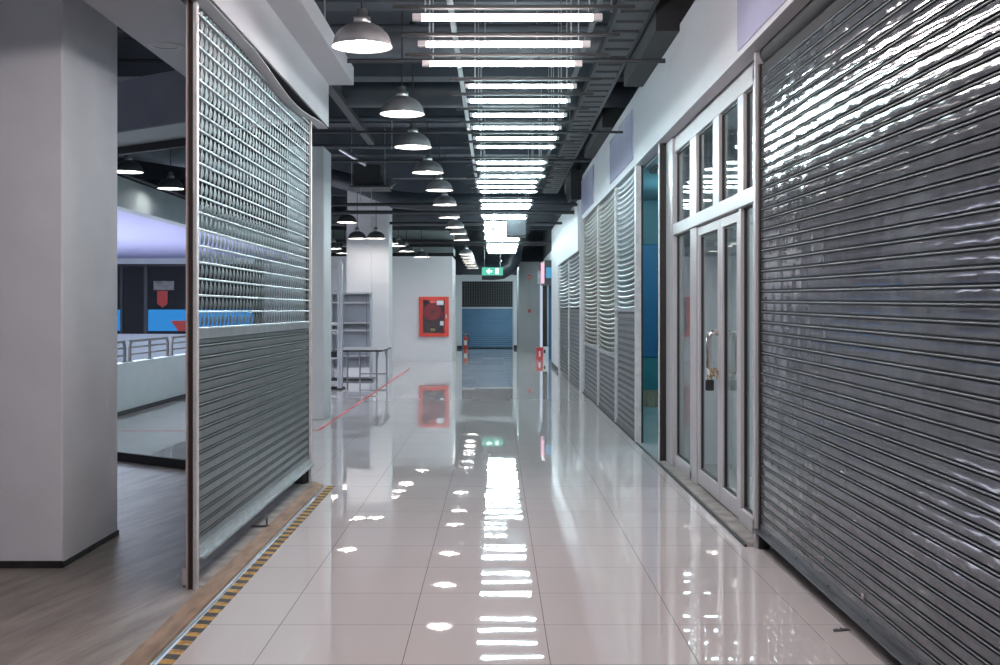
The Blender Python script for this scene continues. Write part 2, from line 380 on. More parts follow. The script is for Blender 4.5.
# loose trim strip sagging under the fascia
rb = MB(); pts = []
n = 60
def sag(y):
    d = 0
    if 7.2 < y < 10.1: d = .075*math.sin(PI*(y-7.2)/2.9)**1.5
    return d
top = []; 
for i in range(n+1):
    y = 3.0+(10.3-3.0)*i/n; z = 3.018-sag(y)
    top.append((y, z))
vs = []; fs = []
for (y, z) in top: vs += [(-1.470, y, z), (-1.555, y, z-.002), (-1.555, y, z-.008), (-1.470, y, z-.006)]
for i in range(n):
    a = i*4; b = a+4
    for k in range(4): fs.append((a+k, a+(k+1) % 4, b+(k+1) % 4, b+k))
fs += [(0, 1, 2, 3), (n*4+3, n*4+2, n*4+1, n*4)]
rb.add(vs, fs)
struct('trim_8', MB().box(-1.552, -1.472, 5.5, 10.3, 3.022, 3.029), M['void'], 'black strip standing in for the shade in the gap under the left header')  # black backing paints the shade above the sagging strip
tag(rb.build('header_trim_strip', M['frame']), 'loose grey trim strip sagging under the left header with a dark gap', 'trim')
tag(MB().box(-1.535, -1.50, 7.66, 7.74, 2.99, 2.998).build('tape_scrap', M['hazard']), 'small yellow black tape scrap stuck under the sagging trim strip', 'tape')

# recessed downlight in the soffit
t = thing('ceiling_downlight', 'round unlit grey downlight set in the soffit beside the half open shutter', 'downlight', (-1.986, 7.1, 3.02))
MB().lathe([(.075, -.004), (.098, -.006), (.105, -.002), (.105, .004)], n=36).build('rim', M['white'], t, (0, 0, 0))
MB().lathe([(.001, .012), (.076, .010), (.076, -.004)], n=36).build('lens', M['down_off'], t, (0, 0, 0))

# bulkhead over the glass partition (slanting plan)
pa = Vector((-1.58, 9.66)); pb = Vector((-5.1, 12.32)); dd = (pb-pa).normalized(); nn = Vector((-dd.y, dd.x))
if nn.y < 0: nn = -nn
def strip(mb, a0, a1, off0, off1, z0, z1):
    A = pa+dd*a0; B = pa+dd*a1
    q = [A+nn*off0, B+nn*off0, B+nn*off1, A+nn*off1]
    return mb.prism([(p.x, p.y) for p in q], z0, z1)
Lg = (pb-pa).length
struct('wall_bulkhead', strip(MB(), .75, Lg, -.55, -.35, 2.985, 3.42), M['bulkhead'], 'charcoal bulkhead above the glass partition')
struct('ceiling_bulkhead', strip(MB(), .75, Lg, -.55, .05, 2.972, 2.985), M['greengrey'], 'pale grey green soffit edge above the glass partition')
g = thing('glass_partition', 'frameless glass partition with black top and bottom channels behind the grey column', 'glass partition', (pa.x, pa.y, 0))
strip(MB(), 0, Lg, 0, .05, .001, .085).build('bottom_channel', M['gasket'], g)
strip(MB(), 0, Lg, 0, .05, 2.90, 2.972).build('top_channel', M['gasket'], g)
for k, (a0, a1) in enumerate(((0, 1.45), (1.456, 2.9), (2.906, Lg))):
    strip(MB(), a0, a1, .02, .03, .085, 2.90).build('glass_pane', M['glass_dark'], g)

# atrium beyond the glass: parapet, beam, lilac ceiling, far windows
struct('wall_parapet', MB().box(-5.25, -5.1, 12.5, 32.9, 0, .70), M['parapet'], 'pale low parapet wall at the atrium edge')
struct('baseboard_parapet', MB().box(-5.1, -5.06, 12.5, 32.9, 0, .055), M['skirt'], 'dark base strip under the parapet wall')
struct('trim_beam', MB().box(-5.3, -5.1, 12.4, 32.9, 2.83, 3.24), M['greengrey'], 'grey green beam edge above the parapet')
struct('ceiling_atrium', MB().box(-16, -5.3, 12.4, 34, 2.83, 2.95), M['lilac_soffit'], 'lilac ceiling on the far side of the atrium')
far = MB().box(-16, -6.6, 32.0, 32.3, 0, .78)
far.box(-16, -6.6, 32.0, 32.3, 2.68, 2.83)
struct('wall_atrium', far, M['parapet'], 'pale wall below the dark windows across the atrium')
t = thing('shop_window', 'dark shop windows across the atrium with blue lit panels and red posters', 'window', (-9.3, 32.05, .78))
MB().box(-12, -6.6, 32.1, 32.14, .78, 2.68).build('dark_pane', M['void'], t)
MB().box(-9.56, -9.46, 32.02, 32.1, .78, 2.68).box(-12, -6.6, 32.02, 32.1, 2.62, 2.68).box(-10.2, -10.14, 32.02, 32.1, .78, 2.68).build('mullion', M['alu_dark'], t)
MB().box(-9.45, -6.62, 32.06, 32.09, .86, 1.44).build('blue_panel', M['blue'], t)
MB().box(-10.9, -10.2, 32.06, 32.09, .86, 1.44).build('blue_panel', M['blue'], t)
MB().box(-9.3, -8.75, 32.05, 32.08, 1.97, 2.22).build('paper_notice', M['concrete'], t)
MB().add([(-9.2, 32.04, 1.95), (-8.92, 32.04, 1.95), (-8.92, 32.04, 1.60), (-9.06, 32.04, 1.5), (-9.2, 32.04, 1.6), (-9.2, 32.06, 1.95), (-8.92, 32.06, 1.95), (-8.92, 32.06, 1.60), (-9.06, 32.06, 1.5), (-9.2, 32.06, 1.6)],
         [(4,3,2,1,0), (5,6,7,8,9), (0,1,6,5), (1,2,7,6), (2,3,8,7), (3,4,9,8), (4,0,5,9)]).build('red_pennant', M['red'], t)
MB().add([(-8.62, 32.0, .86), (-8.2, 32.0, .86), (-8.1, 32.0, 1.14), (-8.82, 32.0, 1.14), (-8.62, 32.04, .86), (-8.2, 32.04, .86), (-8.1, 32.04, 1.14), (-8.82, 32.04, 1.14)],
         [(0,1,2,3), (7,6,5,4), (0,4,5,1), (1,5,6,2), (2,6,7,3), (3,7,4,0)]).build('red_poster', M['red'], t)
for k in range(3):
    pass

# railing sections on the parapet
def railing(y0, y1):
    ym = (y0+y1)/2
    t = thing('railing_section', 'x', 'railing', (-5.17, ym, .70), 'railing sections on the parapet')
    h = (y1-y0)/2
    for yy in (-h+.03, 0, h-.03):
        m = MB()
        if yy == 0: m.tube([(0, 0, 0), (0, 0, .27)], .022, 10)
        else:
            s = 1 if yy < 0 else -1
            m.tube([(0, yy, 0), (0, yy, .2), (0, yy+s*.02, .25), (0, yy+s*.06, .285)], .024, 10)
        m.box(-.04, .04, yy-.04, yy+.04, 0, .012)
        m.build('post', M['railing'], t, (0, 0, 0))
    for zz in (.10, .20, .29):
        MB().tube([(0, -h+.05, zz), (0, h-.05, zz)], .014 if zz < .28 else .02, 10).build('bar', M['railing'], t, (0, 0, 0))
    return t
secs = [(14.45, 16.45), (16.62, 18.60), (18.78, 20.8), (12.5, 14.3), (21.0, 23.0)]
names = ['grey tubular railing section cut off by the grey column', 'complete grey tubular railing section in the gap beside the grey column', 'grey tubular railing section running behind the shutter post', 'grey tubular railing section hidden mostly behind the grey column', 'grey tubular railing section seen only through the perforated shutter']
for (a, b), nm in zip(secs, names):
    railing(a, b)['label'] = nm

# ------------------------------------------------------------------ sill, tape and trims on the left
struct('trim_1', MB().add([(-1.505, -6, 0), (-1.395, -6, 0), (-1.395, 9.55, 0), (-1.505, 9.75, 0), (-1.503, -6, .012), (-1.397, -6, .016), (-1.397, 9.55, .016), (-1.503, 9.75, .012)],
       [(3,2,1,0), (4,5,6,7), (0,1,5,4), (1,2,6,5), (2,3,7,6), (3,0,4,7)]), M['slab'], 'worn brown sill strip under the half open shutter')
struct('trim_2', MB().box(-1.62, -1.505, 6.1, 9.85, 0, .005), M['concrete'], 'worn concrete strip directly below the half open shutter')
struct('trim_3', MB().tube([(-1.378+.006*math.sin(i*.9)-(.0 if i < 44 else .02*(i-44)/4), -6+i*.325, .007) for i in range(49)], .006, 8), M['steel_trim'], 'bent steel edge strip beside the hazard tape')
tag(MB().box(-1.365, -1.305, -5.9, 9.56, 0, .004).build('hazard_tape', M['hazard']), 'yellow and black striped hazard tape along the sill of the open shop', 'tape')
tag(MB().box(-2.13, -2.09, 14.0, 28.6, 0, .002).box(-5.05, -2.09, 13.96, 14.0, 0, .002).build('floor_tape', M['red_tape']), 'thin red tape line stuck on the glossy floor, running past the table', 'tape')
t = thing('door_latch', 'small dark metal latch lying on the sill under the shutter', 'latch', (-1.535, 7.75, .005))
MB().box(-.07, .05, -.012, .012, 0, .012).build('plate', M['rail_dark'], t, (0, 0, 0)); MB().tube([(.03, 0, .012), (.03, 0, .06)], .006, 8).build('pin', M['rail_dark'], t, (0, 0, 0))

# ------------------------------------------------------------------ roller shutters
FACE = [(0.0, 0.0)]
def slat_curtain(mb, x, y0, y1, z0, z1, pitch=.061, side=-1, shear=0.0, yref=0, nseg=1, sagf=None, gmi=0):
    """horizontal steel slats; side -1: face looks to -X"""
    face = [(.000, .000), (.005, .0003), (.012, .00055), (.019, .00065), (.026, .00055), (.033, .0003), (.038, .000)]
    rest = [(.038, .000), (.0385, -.011), (.0450, -.011), (.0455, .0005), (.0475, .002), (.0500, .002), (.0520, .0005), (.0525, -.011), (.0600, -.011), (.061, .000)]
    k = pitch/.061
    z = z0
    ys = [y0+(y1-y0)*i/nseg for i in range(nseg+1)]
    while z < z1-1e-4:
        for prof, sm in ((face, True), (rest, False)):
            if sm:
                vs = []
                for (dz, dx) in prof:
                    for yy in ys:
                        s = sagf(yy, z) if sagf else 0
                        vs.append((x+side*dx, yy, min(z+dz*k, z1)+shear*(yy-yref)-s))
                m = len(ys); fs = []
                for i in range(len(prof)-1):
                    for j in range(m-1):
                        q = (i*m+j, i*m+j+1, (i+1)*m+j+1, (i+1)*m+j)
                        fs.append(q if side > 0 else q[::-1])
                mb.add(vs, fs, gmi, True)
            else:
                for i in range(len(prof)-1):
                    (a, b), (c, d) = prof[i], prof[i+1]
                    vs = []
                    for (dz, dx) in ((a, b), (c, d)):
                        for yy in ys:
                            s = sagf(yy, z) if sagf else 0
                            vs.append((x+side*dx, yy, min(z+dz*k, z1)+shear*(yy-yref)-s))
                    m = len(ys)
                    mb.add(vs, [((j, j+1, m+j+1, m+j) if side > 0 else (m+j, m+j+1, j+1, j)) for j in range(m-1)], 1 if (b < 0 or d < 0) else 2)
        z += pitch
    return mb

# --- right, near: large closed shutter
R1 = 1.585
t = thing('roller_shutter', 'large grey slatted steel roller shutter pulled almost to the floor', 'roller shutter', (R1, 3, 0), 'closed shop shutters')
sh = .010
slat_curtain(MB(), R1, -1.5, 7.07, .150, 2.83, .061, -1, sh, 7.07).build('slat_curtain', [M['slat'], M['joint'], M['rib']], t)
slat_curtain(MB(), R1, -1.5, 7.07, 2.83, 2.89, .12, -1, sh, 7.07).build('head_slat', [M['void'], M['void'], M['void']], t)  # slat coloured black for the shade under the header
m = MB()
def shear_box(mb, x0, x1, y0, y1, z0, z1, sh, yr):
    a = sh*(y0-yr); b = sh*(y1-yr)
    vs = [(x0,y0,z0+a),(x0,y0,z1+a),(x0,y1,z0+b),(x0,y1,z1+b),(x1,y0,z0+a),(x1,y0,z1+a),(x1,y1,z0+b),(x1,y1,z1+b)]
    return mb.add(vs, [(0,1,3,2),(4,6,7,5),(0,4,5,1),(2,3,7,6),(0,2,6,4),(1,5,7,3)])
shear_box(m, R1-.006, R1+.02, -1.5, 7.07, .118, .152, sh, 7.07)
shear_box(m, R1-.045, R1+.02, -1.5, 7.09, .112, .118, sh, 7.07)
for yy in (1.2, 2.6, 3.6, 4.4, 5.0, 5.6, 6.2, 6.8): m.tube([(R1-.004, yy, .135+sh*(yy-7.07)), (R1-.014, yy, .135+sh*(yy-7.07))], .006, 8)
m.build('bottom_rail', M['rail_dark'], t)
MB().box(R1-.012, R1+.012, 5.05, 5.08, .19, .215).build('lock_tab', M['chrome'], t)
MB().box(R1-.03, R1+.05, 7.075, 7.12, .0, 2.98).build('guide_rail', M['frame'], t)
MB().box(R1-.012, R1+.05, 7.045, 7.075, .0, 2.9).build('guide_channel', M['gasket'], t)
MB().tube([(R1+.06, -1.5, 2.96), (R1+.06, 7.05, 2.96)], .07, 16).build('shutter_drum', M['void'], t)  # drum blackened like the head slat, shade put into its colour
struct('wall_shutter_backing', MB().box(1.9, 2.0, -6, 7.1, 0, 3.4).box(1.66, 1.9, 7.02, 7.09, 0, 3.0), M['void'], 'black boards added behind the large shutter to keep its gap dark')  # added boards hide the lit shop wall and darken the gap
t2 = thing('floor_hinge', 'small tarnished floor hinge plate on the tiles below the large shutter', 'metal scrap', (1.535, 5.27, 0))  # floor hinge, simplified to its plate and a screw
MB().prism([(-.035, -.03), (.045, -.01), (.04, .015), (-.03, .0)], 0, .006).build('plate', M['rail_dark'], t2, (0, 0, 0)); MB().lathe([(.001, .012), (.008, .011), (.009, .005)], n=12).build('screw', M['galv'], t2, (0, 0, 0))
struct('trim_4', MB().box(1.568, 1.571, -6, 7.1, 0, .0025), M['galv'], 'thin steel seam in the tiles beside the large shutter')
# right header
XH = 1.495
w = MB().box(XH, 1.60, -6, 21.6, 2.985, 3.755).box(1.60, 1.72, -6, 21.6, 3.02, 3.755)
struct('wall_header_right', w, M['header'], 'long white header board above the shopfronts and shutters')
for y0, y1, z0, z1, nm in ((2.0, 7.26, 3.02, 3.72, 'large lilac sign sheet on the header above the large shutter'),
                          (12.85, 15.4, 3.07, 3.62, 'blank lilac sign panel on the header nearer the glass doors'),
                          (18.0, 20.7, 3.07, 3.66, 'small blank lilac sign panel at the far end of the header')):
    t = thing('sign_panel', nm, 'sign', (XH-.01, (y0+y1)/2, z0), 'blank lilac sign panels on the white header')
    MB().bevel_box(XH-.012, XH, y0, y1, z0, z1, .003).build('sheet', M['lilac'], t)
    MB().box(XH-.016, XH-.012, y0, y0+.02, z0, z1).box(XH-.016, XH-.012, y0, y1, z1-.02, z1).build('edge_strip', M['bulkhead'], t)

# --- glass shopfront
XG = 1.605
t = thing('glass_shopfront', 'white framed glass shopfront with double doors beside the large shutter', 'shopfront', (XG, 9, 0))
def fr(y0, y1, z0, z1, d=.06, x=XG): return MB().bevel_box(x, x+d, y0, y1, z0, z1, .004)
fr(7.12, 7.38, .03, 2.985).build('jamb', M['frame'], t)
fr(10.60, 11.0, .03, 2.985, .08, XG-.02).build('jamb', M['frame'], t)
fr(9.45, 9.76, .03, 2.12).build('mullion', M['frame'], t)
fr(7.74, 7.81, .03, 2.12).build('mullion', M['frame'], t)
fr(7.12, 10.62, 2.10, 2.20, .07, XG-.015).build('transom', M['frame'], t)
fr(7.12, 10.62, 2.84, 2.985).build('head_rail', M['frame'], t)
for a, b in ((9.46, 9.78), (8.50, 8.74), (7.66, 7.84)): fr(a, b, 2.20, 2.84).build('transom_post', M['frame'], t)
fr(7.12, 7.75, .03, .13).build('bottom_rail', M['frame'], t); fr(9.70, 10.62, .03, .13).build('bottom_rail', M['frame'], t)
def pane(par, y0, y1, z0, z1, x=XG+.03):
    gk = MB()
    gk.box(x-.008, x+.012, y0, y0+.014, z0, z1).box(x-.008, x+.012, y1-.014, y1, z0, z1).box(x-.008, x+.012, y0, y1, z0, z0+.012).box(x-.008, x+.012, y0, y1, z1-.012, z1)
    p = MB().box(x, x+.006, y0+.01, y1-.01, z0+.01, z1-.01).build('glass_pane', M['glass'], par)
    gk.build('gasket', M['gasket'], p) if par.type != 'MESH' else None
    return p
pane(t, 7.38, 7.74, .13, 2.10); pane(t, 9.76, 10.60, .13, 2.10)
for a, b in ((7.38, 7.66), (7.84, 8.50), (8.74, 9.46), (9.78, 10.60)): pane(t, a, b, 2.20, 2.84)
def door(y0, y1, hy, outer):
    d = thing('glass_door', 'x', 'door', (XG+.01, (y0+y1)/2, .03), 'pair of glass doors in the shopfront')
    f = MB(); x0, x1 = XG+.008, XG+.052
    f.bevel_box(x0, x1, y0, y0+.09, .045, 2.085, .003).bevel_box(x0, x1, y1-.09, y1, .045, 2.085, .003)
    f.bevel_box(x0, x1, y0+.085, y1-.085, .045, .165, .003).bevel_box(x0, x1, y0+.085, y1-.085, 2.02, 2.085, .003)
    f.build('door_frame', M['frame'], d)
    pane(d, y0+.09, y1-.09, .165, 2.02, XG+.028)
    xs, sg = (x0, -1) if outer else (x1, 1)
    h = MB().tube([(xs, hy, .975), (xs+sg*.035, hy, .965), (xs+sg*.06, hy, .98), (xs+sg*.07, hy, 1.01), (xs+sg*.07, hy, 1.225), (xs+sg*.06, hy, 1.255), (xs+sg*.035, hy, 1.27), (xs, hy, 1.26)], .019, 12)
    h.build('door_handle', M['chrome'], d)
    return d
door(8.50, 9.44, 8.56, True)['label'] = 'glass door with white frame, farther from the large shutter, handle hung with padlock'
door(7.82, 8.49, 8.42, False)['label'] = 'glass door with white frame, nearer the large shutter'
# chain and padlock
t = thing('padlock', 'black padlock hanging with brass links from the glass door handle', 'padlock', (XG-.05, 8.56, .85))
ch = MB()
for k in range(5):
    c = Vector((XG-.055+.012*k, 8.56, .985-.012*(k-2)**2/2)); 
    ax = (Vector((1, 0, 0)), Vector((0, 0, 1))) if k % 2 else (Vector((0, 1, 0)), Vector((0, 0, 1)))
    ring = [c+ax[0]*.020*math.cos(a*PI/6)+ax[1]*.026*math.sin(a*PI/6) for a in range(13)]
    ch.tube(ring, .006, 6, caps=False)
ch.build('chain', M['brass'], t)
MB().tube([(XG-.07, 8.56, .92), (XG-.07, 8.56, .95), (XG-.055, 8.56, .965), (XG-.04, 8.56, .95), (XG-.04, 8.56, .92)], .007, 8).build('shackle', M['chrome'], t)
MB().bevel_box(XG-.085, XG-.025, 8.545, 8.58, .845, .925, .006).build('lock_body', M['gasket'], t)
struct('trim_5', MB().box(1.515, 1.68, 7.12, 10.95, -.01, .03), M['concrete'], 'stone sill under the glass shopfront')
struct('trim_6', MB().box(1.50, 1.515, 7.12, 27.5, 0, .014), M['gasket'], 'black channel along the foot of the shopfronts')

# interior behind the glass front
struct('wall_shop_inner', MB().box(6.2, 6.3, 7.1, 10.95, 0, 3.0).box(1.75, 6.3, 7.10, 7.14, 0, 3.0), M['grey'], 'grey walls inside the glass fronted shop')
struct('ceiling_shop_inner', MB().box(1.62, 6.3, 7.1, 10.95, 2.99, 3.02), M['grey'], 'ceiling inside the glass fronted shop')
struct('column_shop_inner', MB().box(2.1, 2.45, 10.1, 10.5, 0, 2.99).box(2.9, 3.2, 10.2, 10.55, 0, 2.99), M['white'], 'white columns inside the glass fronted shop')
struct('wall_partition_1', MB().box(1.66, 6.3, 10.95, 11.03, 0, 3.4), M['white'], 'partition between the glass shop and the open shop')

# --- open shop past the glass front
struct('wall_open_shop', MB().box(1.6, 5.0, 16.35, 16.45, 0, 2.95).box(5.0, 5.1, 11.0, 16.4, 0, 2.95), M['teal_wall'], 'blue grey walls inside the open dark shop')
struct('ceiling_open_shop', MB().box(1.60, 5.0, 11.03, 16.4, 2.95, 3.0), M['teal_wall'], 'pale teal ceiling inside the open dark shop')
struct('wall_inner_band', MB().box(1.9, 4.9, 16.1, 16.35, .0, .10), M['greengrey'], 'pale band at the foot of the panel inside the open dark shop')
t = thing('display_panel', 'blue painted display panel with teal cloth below inside the open shop', 'display panel', (2.3, 16.1, 0))
MB().bevel_box(1.9, 4.9, 16.18, 16.26, .78, 2.33, .01).build('board', M['blue_board'], t)
MB().box(1.9, 4.9, 16.20, 16.25, .33, .78).build('cloth', M['teal_board'], t)
MB().box(1.9, 4.9, 16.16, 16.25, .10, .33).build('plinth', M['slab'], t)
t = thing('shutter_post', 'slim grey upright dividing the open shop from the shutters', 'post', (1.53, 12.75, 0))
MB().box(1.50, 1.56, 12.68, 12.78, 0, 2.985).build('outer_face', M['guide'], t); MB().box(1.56, 1.585, 12.70, 12.76, 0, 2.985).build('channel', M['gasket'], t)
t = thing('shutter_post', 'slim black and grey upright beside the white shopfront jamb', 'post', (1.53, 11.05, 0))
MB().box(1.532, 1.55, 11.02, 11.06, 0, 2.985).build('outer_face', M['gasket'], t); MB().box(1.522, 1.532, 11.03, 11.07, 0, 2.985).build('edge_strip', M['guide'], t); MB().box(1.55, 1.60, 11.0, 11.03, 0, 2.985).build('channel', M['gasket'], t)
for i, (dx, dy) in enumerate(((2.05, 14.2), (2.25, 15.3), (3.0, 13.0))):
    d = thing('ceiling_downlight', ['round lit downlight in the open shop ceiling, nearer one', 'round lit downlight in the open shop ceiling, farther one', 'round lit downlight deep inside the open shop ceiling'][i], 'downlight', (dx, dy, 2.95), 'downlights inside the open shop')
    MB().lathe([(.07, -.003), (.095, -.006), (.10, 0)], n=24).build('rim', M['frame'], d, (0, 0, 0))
    MB().lathe([(.001, -.002), (.07, -.002)], n=24).build('lens', M['down_teal'], d, (0, 0, 0))
t = thing('air_vent', 'dark slotted vent in the ceiling of the open shop', 'vent', (1.78, 12.6, 2.95))
MB().box(-.10, .10, -.3, .3, -.03, 0).build('frame', M['gasket'], t, (0, 0, 0))

# --- far shutters on the right
def grille(mb, x, y0, y1, z0, z1, pitch=.064, sagmax=.03):
    z = z0
    ns = 14
    while z < z1-.03:
        vs = []; fs = []
        for i in range(ns+1):
            yy = y0+(y1-y0)*i/ns; u = (yy-y0)/(y1-y0)
            s = sagmax*(4*u*(1-u))
            for (dz, dx) in ((.0, -.002), (.012, .007), (.024, .008), (.036, .0), (.034, -.004), (.012, -.002)):
                vs.append((x-dx, yy, z+dz-s+sagmax*.6))
        for i in range(ns):
            for k in range(6):
                fs.append((i*6+k, (i+1)*6+k, (i+1)*6+(k+1) % 6, i*6+(k+1) % 6))
        mb.add(vs, fs, 0, False)
        z += pitch
    # vertical link plates
    q = y0+.06
    while q < y1:
        mb.box(x+.004, x+.008, q, q+.03, z0, z1); q += .11
    return mb
fars = [(12.80, 14.95, 1.42, 2.97, 'slat_left', 'slat_far', 'pale far shutter with bluish open grille beside the open shop'),
        (15.02, 17.55, .82, 2.97, 'slat_olive', 'slat_far', 'dusty olive shutter between the bluish one and its lookalike, tall grille'),
        (17.62, 20.5, .84, 2.97, 'slat_olive', 'slat_far', 'dusty olive shutter at the end of the long header')]
for y0, y1, zs, zt, mg, ms, nm in fars:
    X = 1.535
    t = thing('roller_shutter', nm, 'roller shutter', (X, (y0+y1)/2, 0), 'closed shop shutters')
    grille(MB(), X, y0+.04, y1-.04, zs+.02, zt).build('grille_curtain', M[mg], t)
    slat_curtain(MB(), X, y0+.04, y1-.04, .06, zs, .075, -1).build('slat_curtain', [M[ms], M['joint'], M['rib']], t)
    MB().box(X-.012, X+.02, y0+.02, y1-.02, .005, .06).build('bottom_rail', M['rail_dark'], t)
    MB().box(X-.015, X+.015, y0+.03, y1-.03, zs-.01, zs+.03).build('divider_bar', M['galv'], t)
    MB().box(X-.03, X+.03, y1-.03, y1+.03, 0, zt+.015).build('guide_rail', M['guide'], t)
struct('wall_block_far', MB().box(1.43, 1.60, 20.62, 27.3, 2.46, 3.5).box(1.44, 1.60, 27.3, 30.6, 0, 3.5).box(1.46, 1.60, 20.55, 20.66, 0, 3.5), M['white'], 'white wall around the two farthest shutters')
struct('baseboard_right', MB().box(1.425, 1.44, 27.3, 30.6, 0, .10), M['alu_dark'], 'grey skirting on the far white wall')
for y0, y1, nm in ((20.7, 23.75, 'low pale grey shutter set in the white wall past the header, nearer of two'), (23.8, 27.25, 'low pale grey shutter set in the white wall, farthest on this side')):
    X = 1.475
    t = thing('roller_shutter', nm, 'roller shutter', (X, (y0+y1)/2, 0), 'closed shop shutters')
    grille(MB(), X, y0+.05, y1-.05, 1.47, 2.42, .075, .025).build('grille_curtain', M['slat_left'], t)
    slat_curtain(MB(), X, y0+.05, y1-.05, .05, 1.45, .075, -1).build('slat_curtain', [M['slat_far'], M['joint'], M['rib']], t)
    MB().box(X-.01, X+.02, y0+.02, y1-.02, .0, .05).build('bottom_rail', M['rail_dark'], t)
    MB().box(X-.025, X+.03, y1-.05, y1+.02, 0, 2.46).build('guide_rail', M['guide'], t)
struct('wall_shop_backing', MB().box(2.3, 2.4, 16.5, 30, 0, 3.0).box(1.6, 2.4, 16.45, 16.5, 0, 3.0).box(1.5, 2.4, 27.3, 27.35, 0, 3.0).box(1.6, 2.4, 16.5, 30, 3.0, 3.05), M['void'], 'black boards standing in for the unlit space behind the far shutters')  # black sheets added so the grille gaps read as dark

# far right recess
struct('wall_recess', MB().box(.78, 1.52, 40.9, 41.0, 0, 3.1).box(.78, .82, 41.0, 44, 0, 3.1), M['grey'], 'grey wall panel at the far right of the corridor')
struct('wall_recess_side', MB().box(1.66, 1.80, 30.6, 41, 0, 3.2), M['white'], 'side wall beyond the last shutter')
struct('door_1', MB().box(1.52, 1.78, 38.4, 38.5, 0, 2.6), M['gasket'], 'dark doorway beside the far grey wall')
struct('door_2', MB().box(1.50, 1.56, 33.6, 33.7, 0, 2.15).box(1.56, 1.66, 33.6, 33.65, 0, 2.15), M['blue_board'], 'blue door frame in the far right recess')
t = thing('light_box_sign', 'projecting lit poster box high on the far right wall', 'sign', (1.45, 33, 2.1))
bx = MB().prism([(1.36, 33.0), (1.60, 33.0), (1.60, 33.9), (1.29, 33.9)], 2.13, 2.82).build('case', M['alu_dark'], t)
MB().add([(1.353, 33.05, 2.18), (1.285, 33.85, 2.18), (1.285, 33.85, 2.77), (1.353, 33.05, 2.77)], [(0, 1, 2, 3)]).build('pink_poster', M['screen_pink'], t)
MB().add([(1.351, 33.08, 2.40), (1.290, 33.80, 2.40), (1.290, 33.80, 2.55), (1.351, 33.08, 2.55)], [(0, 1, 2, 3)]).add([(1.351, 33.08, 2.62), (1.290, 33.80, 2.62), (1.290, 33.80, 2.66), (1.351, 33.08, 2.66)], [(0, 1, 2, 3)]).build('red_print', M['redlabel'], t)
MB().box(1.40, 1.56, 32.985, 32.995, 2.32, 2.62).build('blue_poster', M['screen_blue'], t)
tag(MB().bevel_box(1.545, 1.60, 31.0, 31.04, 2.45, 2.74, .004).build('green_sign', M['green_paint']), 'small green sign on the wall edge by the poster box', 'sign')
t = thing('fire_alarm', 'red round fire alarm sounder on the far grey wall with conduit', 'alarm', (1.16, 40.9, 2.5))
MB().tube([(1.16, 40.9, 2.57), (1.16, 40.84, 2.57)], .07, 8).build('sounder', M['red'], t)
MB().tube([(1.16, 40.85, 2.57), (1.16, 40.80, 2.57)], .03, 8).build('lens', M['paper'], t)
MB().tube([(1.16, 40.88, 2.5), (1.16, 40.88, 1.45)], .012, 8).tube([(.86, 40.88, 3.05), (1.0, 40.87, 2.88), (1.16, 40.87, 2.84), (1.3, 40.87, 2.84), (1.45, 40.87, 2.92)], .012, 6).build('conduit', M['galv'], t)
MB().bevel_box(1.11, 1.21, 40.83, 40.9, 1.34, 1.45, .01).build('call_point', M['redlabel'], t)
tag(MB().bevel_box(1.38, 1.52, 39.8, 39.9, 2.3, 2.75, .02).build('junction_box', M['galv']), 'grey junction box on the wall behind the poster box', 'box')
# cartons on the floor
t = thing('carton', 'red printed carton standing on the floor at the far right wall', 'carton', (1.20, 34.3, 0), 'cartons by the far right wall')
MB().bevel_box(1.17, 1.36, 34.2, 34.5, 0, .34, .004).build('box_body', M['carton_red'], t); MB().box(1.24, 1.29, 34.194, 34.2, .08, .24).build('label', M['paper'], t)
t = thing('carton', 'white carton with black print standing beside the red carton', 'carton', (1.5, 34.4, 0), 'cartons by the far right wall')
MB().bevel_box(1.37, 1.56, 34.15, 34.5, 0, .36, .004).build('box_body', M['carton'], t); MB().box(1.38, 1.43, 34.144, 34.15, .18, .28).build('print', M['gasket'], t)

# --- blue shutter at the end
t = thing('roller_shutter', 'blue grey steel shutter with dark open grille at the corridor end', 'roller shutter', (-.3, 43.95, 0), 'closed shop shutters')
MB().box(-1.27, .62, 43.98, 43.99, .03, 1.48).build('base_sheet', M['slat_blue'], t)
m = MB(); z = .04
while z < 1.46:
    m.add([(-1.27, 43.98, z), (.62, 43.98, z), (.62, 43.965, z+.04), (-1.27, 43.965, z+.04), (.62, 43.98, z+.075), (-1.27, 43.98, z+.075)], [(0,1,2,3), (3,2,4,5)]); z += .078
m.build('slat_curtain', M['slat_blue'], t)
m = MB(); z = 1.55
while z < 2.5:
    m.box(-1.27, .62, 43.96, 43.975, z, z+.018); z += .085
x = -1.27
while x < .62: m.box(x, x+.03, 43.976, 43.98, 1.5, 2.5); x += .09
m.build('grille_curtain', M['alu_dark'], t)
MB().box(-1.27, .62, 43.95, 43.98, 1.48, 1.54).build('divider_bar', M['shelf'], t)
MB().box(.62, .66, 43.9, 43.97, 0, 2.55).build('guide_rail', M['shelf'], t)
struct('wall_behind_grille', MB().box(-1.3, .66, 44.3, 44.4, 0, 2.6), M['void'], 'black board standing in for the dark space behind the end grille')  # darkness behind the grille drawn as a black sheet

